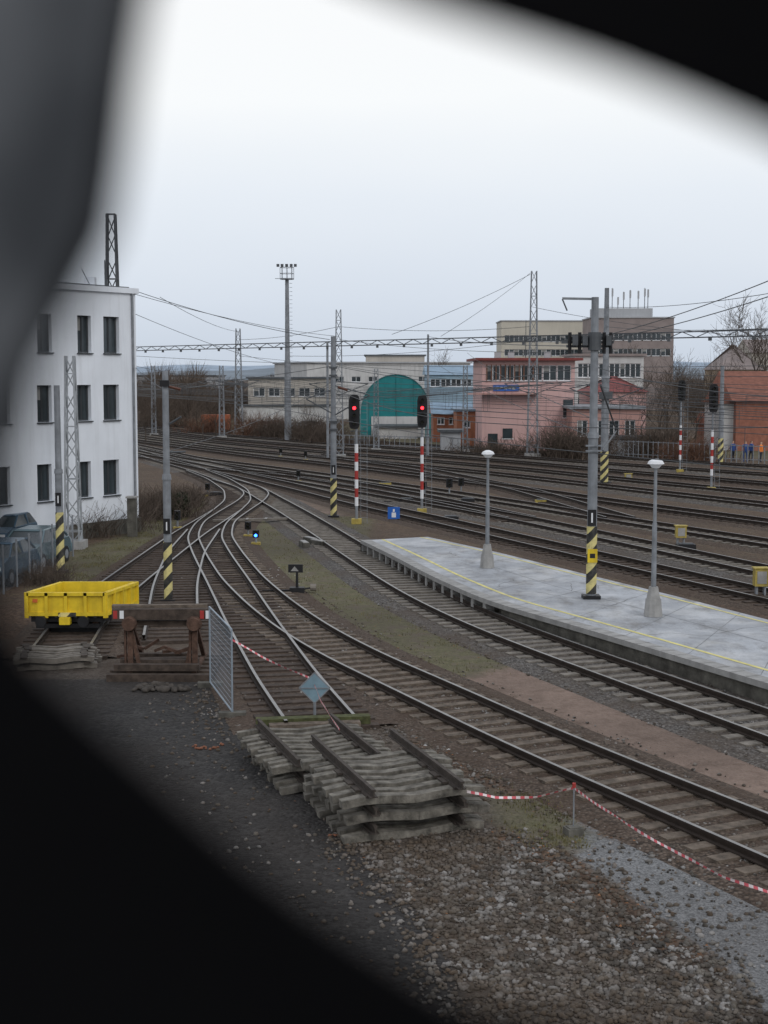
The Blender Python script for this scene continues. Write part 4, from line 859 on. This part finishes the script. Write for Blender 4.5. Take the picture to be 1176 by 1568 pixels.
def thicket(name,c,rx,ry,hh,n,mat,r=.012):
    mb=MB()
    for i in range(n):
        p=Vector((c[0]+random.gauss(0,rx*.5),c[1]+random.gauss(0,ry*.5),0)); d=Vector((random.uniform(-.7,.7),random.uniform(-.7,.7),1)).normalized(); l=hh*random.uniform(.4,1)
        q=p
        for k in range(3):
            e_=q+d*l/3; mb.cyl(q,e_,r*(1-.25*k),r*(.8-.25*k),mat,3,False); 
            if k: 
                dd=(d+Vector((random.uniform(-1,1),random.uniform(-1,1),.2))).normalized(); mb.cyl(e_,e_+dd*l*.3,r*.5,r*.3,mat,3,False)
            d=(d+Vector((random.uniform(-.5,.5),random.uniform(-.5,.5),-.25))).normalized(); q=e_
    o=Obj(name); o.p['twigs']=mb; return o.finish()
p=gp(170,812); thicket('bramble_thicket',(p.x,p.y),1.6,1.4,1.9,900,twig,.015); p=gp(130,822); thicket('bramble_thicket',(p.x,p.y),1.2,1.2,1.6,500,twig,.015)
p=gp(240,792); thicket('bramble_thicket',(p.x,p.y),2.0,2.2,1.7,900,twig,.015); p=gp(285,775); thicket('bramble_thicket',(p.x,p.y),1.0,2.0,1.3,500,twig,.015)
p=gp(75,895); thicket('bramble_thicket',(p.x,p.y),1.0,.8,.9,300,twig,.01)
brn=M('brown_shrub',(.11,.06,.04),.95,0,.4,.5)
for (u,v,rx,h_,mt,n) in ((400,668,5,3,brn,500),(430,670,5,2.6,twig,500),(482,676,4,3.2,twig,600),(500,680,4,2.5,twig,400),(865,700,4,3,twig,600),(900,702,4,2.4,twig,500),(320,664,6,2.6,brn,400),(250,655,8,3,twig,500),(1010,700,5,3.5,twig,600),(1060,706,4,2.2,brn,400),(560,684,5,1.5,twig,300),(760,696,6,1.6,twig,400)):
    p=gp(u,v); thicket('shrub_thicket',(p.x,p.y),rx*.6,2.5,h_,n,mt,.03)
def leaves(name,c,R,n,mat,s=.06):
    p=rng.normal(0,1,(n,3)); p/=np.linalg.norm(p,axis=1)[:,None]; lump=1+.25*np.sin(p[:,0]*7+p[:,2]*5)+.15*np.sin(p[:,1]*11); p*=(rng.uniform(.4,1,n)**.5*lump)[:,None]; p=p*R+np.array(c); p[:,2]=np.abs(p[:,2])
    d=rng.normal(0,s,(n,3,3)); V=(p[:,None]+d).reshape(-1,3); return tri_mesh(name,V,np.arange(3*n).reshape(-1,3),mat)
p=gp(268,792); leaves('evergreen_bush',(p.x,p.y,.55),(.7,.8,.75),1800,leafm,.05)
def belt(name,nT,d0_,d1_,u0,u1,hmin,hmax,K,mat,wk):
    d=rng.uniform(d0_,d1_,nT); u=rng.uniform(u0,u1,nT); x=(u-588)/F*d; h=rng.uniform(hmin,hmax,nT)*(.8+.2*np.sin(u*.03)+.15*np.sin(u*.11)); n=nT*K
    X_=np.repeat(x,K);D_=np.repeat(d,K);H_=np.repeat(h,K); a=rng.uniform(0,6.28,n); el=rng.uniform(.25,1.35,n); l=H_*rng.uniform(.2,.5,n); z0=H_*rng.uniform(.1,.6,n)
    wv=wk*D_*rng.uniform(.6,1.3,n); bx=X_+np.cos(a)*H_*.05; ex_=X_+np.cos(a)*np.cos(el)*l; ey=D_+np.sin(a)*np.cos(el)*l; ez=z0+np.sin(el)*l
    V=np.stack([np.stack([bx-wv*np.sin(el),D_,z0+wv*np.cos(el)],1),np.stack([bx+wv*np.sin(el),D_,z0-wv*np.cos(el)],1),np.stack([ex_,ey,ez],1)],1)
    V2=np.stack([np.stack([x-wk*d*1.6,d,h*0],1),np.stack([x+wk*d*1.6,d,h*0],1),np.stack([x,d,h*.85],1)],1)
    V=np.concatenate([V,V2]).reshape(-1,3); return tri_mesh(name,V,np.arange(len(V)).reshape(-1,3),mat)
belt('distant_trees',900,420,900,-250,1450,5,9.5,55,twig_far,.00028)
belt('bare_woodland',170,190,340,190,400,5.5,11,110,twig,.00018)
belt('bare_woodland',60,205,260,1030,1250,7,12,110,twig,.00018)
for (d,vv,col,sd) in ((1600,556,(.16,.19,.22),1),(3200,548,(.26,.32,.39),5)):  # aerial haze is baked into the ridge colours, paler on the farther one
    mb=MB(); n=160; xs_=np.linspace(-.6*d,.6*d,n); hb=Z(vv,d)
    hm=hb*(.72+.2*np.sin(xs_/d*9+sd)+.12*np.sin(xs_/d*23+sd*2)+.05*np.sin(xs_/d*71)); mt=M('hazed_hill_%d'%d,col,.95,0,.2,.02)
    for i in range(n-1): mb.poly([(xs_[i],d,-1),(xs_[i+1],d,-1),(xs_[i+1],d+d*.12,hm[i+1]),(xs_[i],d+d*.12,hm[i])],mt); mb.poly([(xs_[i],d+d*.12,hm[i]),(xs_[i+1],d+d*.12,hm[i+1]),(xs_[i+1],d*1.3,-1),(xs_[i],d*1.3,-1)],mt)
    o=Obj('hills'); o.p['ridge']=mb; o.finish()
# ---------------------------------------------------------------- people
def person(u,v,top,legs,rz=0):
    b=gp(u,v); J=[(0,0,.95),(0,0,1.2),(0,0,1.42),(0,0,1.52),(0,-.01,1.66),(-.2,0,1.4),(-.27,.02,1.12),(-.25,-.08,.88),(.2,0,1.4),(.27,.02,1.12),(.26,-.08,.88),(-.1,0,.88),(-.12,-.04,.48),(-.12,.02,.07),(.1,0,.88),(.13,.08,.48),(.14,.1,.07),(-.12,-.12,.04),(.14,-.04,.04),(0,-.01,1.75)]
    E=[(0,1),(1,2),(2,3),(3,4),(2,5),(5,6),(6,7),(2,8),(8,9),(9,10),(0,11),(11,12),(12,13),(0,14),(14,15),(15,16),(13,17),(16,18),(4,19)]
    Rr=[.16,.15,.15,.06,.105,.08,.055,.04,.08,.055,.04,.1,.07,.05,.1,.07,.05,.04,.04,.08]
    me=bpy.data.meshes.new('tmp'); me.from_pydata(J,E,[]); ob=link(bpy.data.objects.new('tmp',me)); ob.modifiers.new('s','SKIN')
    for i,r in enumerate(Rr): me.skin_vertices[0].data[i].radius=(r,r*.8)
    me.skin_vertices[0].data[0].use_root=True; ob.modifiers.new('u','SUBSURF').levels=2
    dg=bpy.context.evaluated_depsgraph_get(); m2=bpy.data.meshes.new_from_object(ob.evaluated_get(dg)); bpy.data.objects.remove(ob)
    m2.name='person'; m2.materials.clear()
    for k in (legs,top,M('skin',(.45,.28,.2)),M('hair',(.04,.03,.02))): m2.materials.append(k)
    for pf in m2.polygons:
        z=pf.center.z; pf.material_index=3 if (z>1.72 or (z>1.58 and pf.center.y>.04)) else 2 if (z>1.5 or (z<.93 and abs(pf.center.x)>.2 and z>.8)) else 1 if z>.9 else 0; pf.use_smooth=True
    r=link(bpy.data.objects.new('person',m2)); r.location=b; r.rotation_euler=(0,0,rz)
try:
    wb=M('workwear_blue',(.03,.07,.22)); wo_=M('hi_vis_orange',(.7,.2,.04)); wd_=M('dark_clothes',(.03,.035,.05))
    person(1122,706,wb,wd_,.4); person(1141,707,wb,wb,-.3); person(1150,706,wb,wd_,2); person(1165,708,wo_,wd_,.9)
except Exception as ex_: print('person err',ex_)
# ---------------------------------------------------------------- footbridge the picture is taken from (screen with a torn opening)
blk=M('bitumen_black',(.005,.005,.0055),1,0,.2,5,spec=0)
grf=bpy.data.materials.new('lit_fabric_grey'); nt,b=nodes_of(grf); g=nt.nodes.new('ShaderNodeNewGeometry')  # lighter grey painted in for light on and through the dark fabric
nt.links.new(mixc(nt,mrange(nt,noise(nt,g.outputs['Position'],22,3,.5,(1,1,.5)),.36,.62),(.05,.054,.06),(.20,.21,.225)),b.inputs['Base Color']); b.inputs['Roughness'].default_value=1; b.inputs['Specular IOR Level'].default_value=0
o=Obj('footbridge'); yP=.26; KS=.26/.35
hole=[(-56,94),(-60,72),(-63,50),(-66,34),(-74,19),(-84,2),(-91,-20),(-95,-44),(-95,-60),(-86,-74),(-72,-88),(-55,-104),(-36,-122),(-19,-136),(0,-149),(19,-162),(70,-175),(118,-163),(124,-52),(118,43),(95,57),(74,66),(56,73),(38,79),(22,84),(6,89),(-12,96),(-30,106),(-46,104)]
hp=[(x/1000*KS,EH+z/1000*KS) for x,z in hole]
outer=[]
for x,z in hp:
    dx,dz=x-.0,z-(EH-.03); k=min((.45/abs(dx)) if dx else 99,(.7/abs(dz)) if dz else 99); outer.append((dx*k,EH-.03+dz*k))
pn=o.part('torn_cover_panel'); n=len(hp)
for i in range(n):
    j=(i+1)%n; a,b_,c,d_=hp[i],hp[j],outer[j],outer[i]
    for y in (yP,yP+.006): pn.poly([(a[0],y,a[1]),(b_[0],y,b_[1]),(c[0],y,c[1]),(d_[0],y,d_[1])],blk)
    pn.poly([(a[0],yP,a[1]),(b_[0],yP,b_[1]),(b_[0],yP+.006,b_[1]),(a[0],yP+.006,a[1])],blk)
fl=o.part('lit_cover_flap'); E_=[(-48,120),(-57,94),(-61,72),(-64,50),(-67,34),(-75,19),(-85,2),(-93,-20),(-100,-44)]  # strip along the tear carrying the painted-in lit tone of the cover
for (x0_,z0_),(x1_,z1_) in zip(E_[:-1],E_[1:]): fl.poly([(x0_/1000*KS,yP-.01,EH+z0_/1000*KS),(x1_/1000*KS,yP-.01,EH+z1_/1000*KS),(x1_/1000*KS-.05,yP-.016,EH+z1_/1000*KS),(x0_/1000*KS-.05,yP-.016,EH+z0_/1000*KS)],grf)
st=o.part('steel_posts')
for s in (-.48,.48): st.beam((s,yP,0),(s,yP,EH+.8),.06,.06,mastd)
st.beam((-.5,yP,EH+.7),(.5,yP,EH+.7),.06,.06,mastd)
dk=o.part('deck'); dk.box((0,-.8,EH-1.7),(3,2.3,.2),conc)
for s in (-1.3,1.3): dk.box((s,-.8,(EH-1.8)/2),(.35,.35,EH-1.8),conc)
o.finish()
print('objects',len(bpy.data.objects))
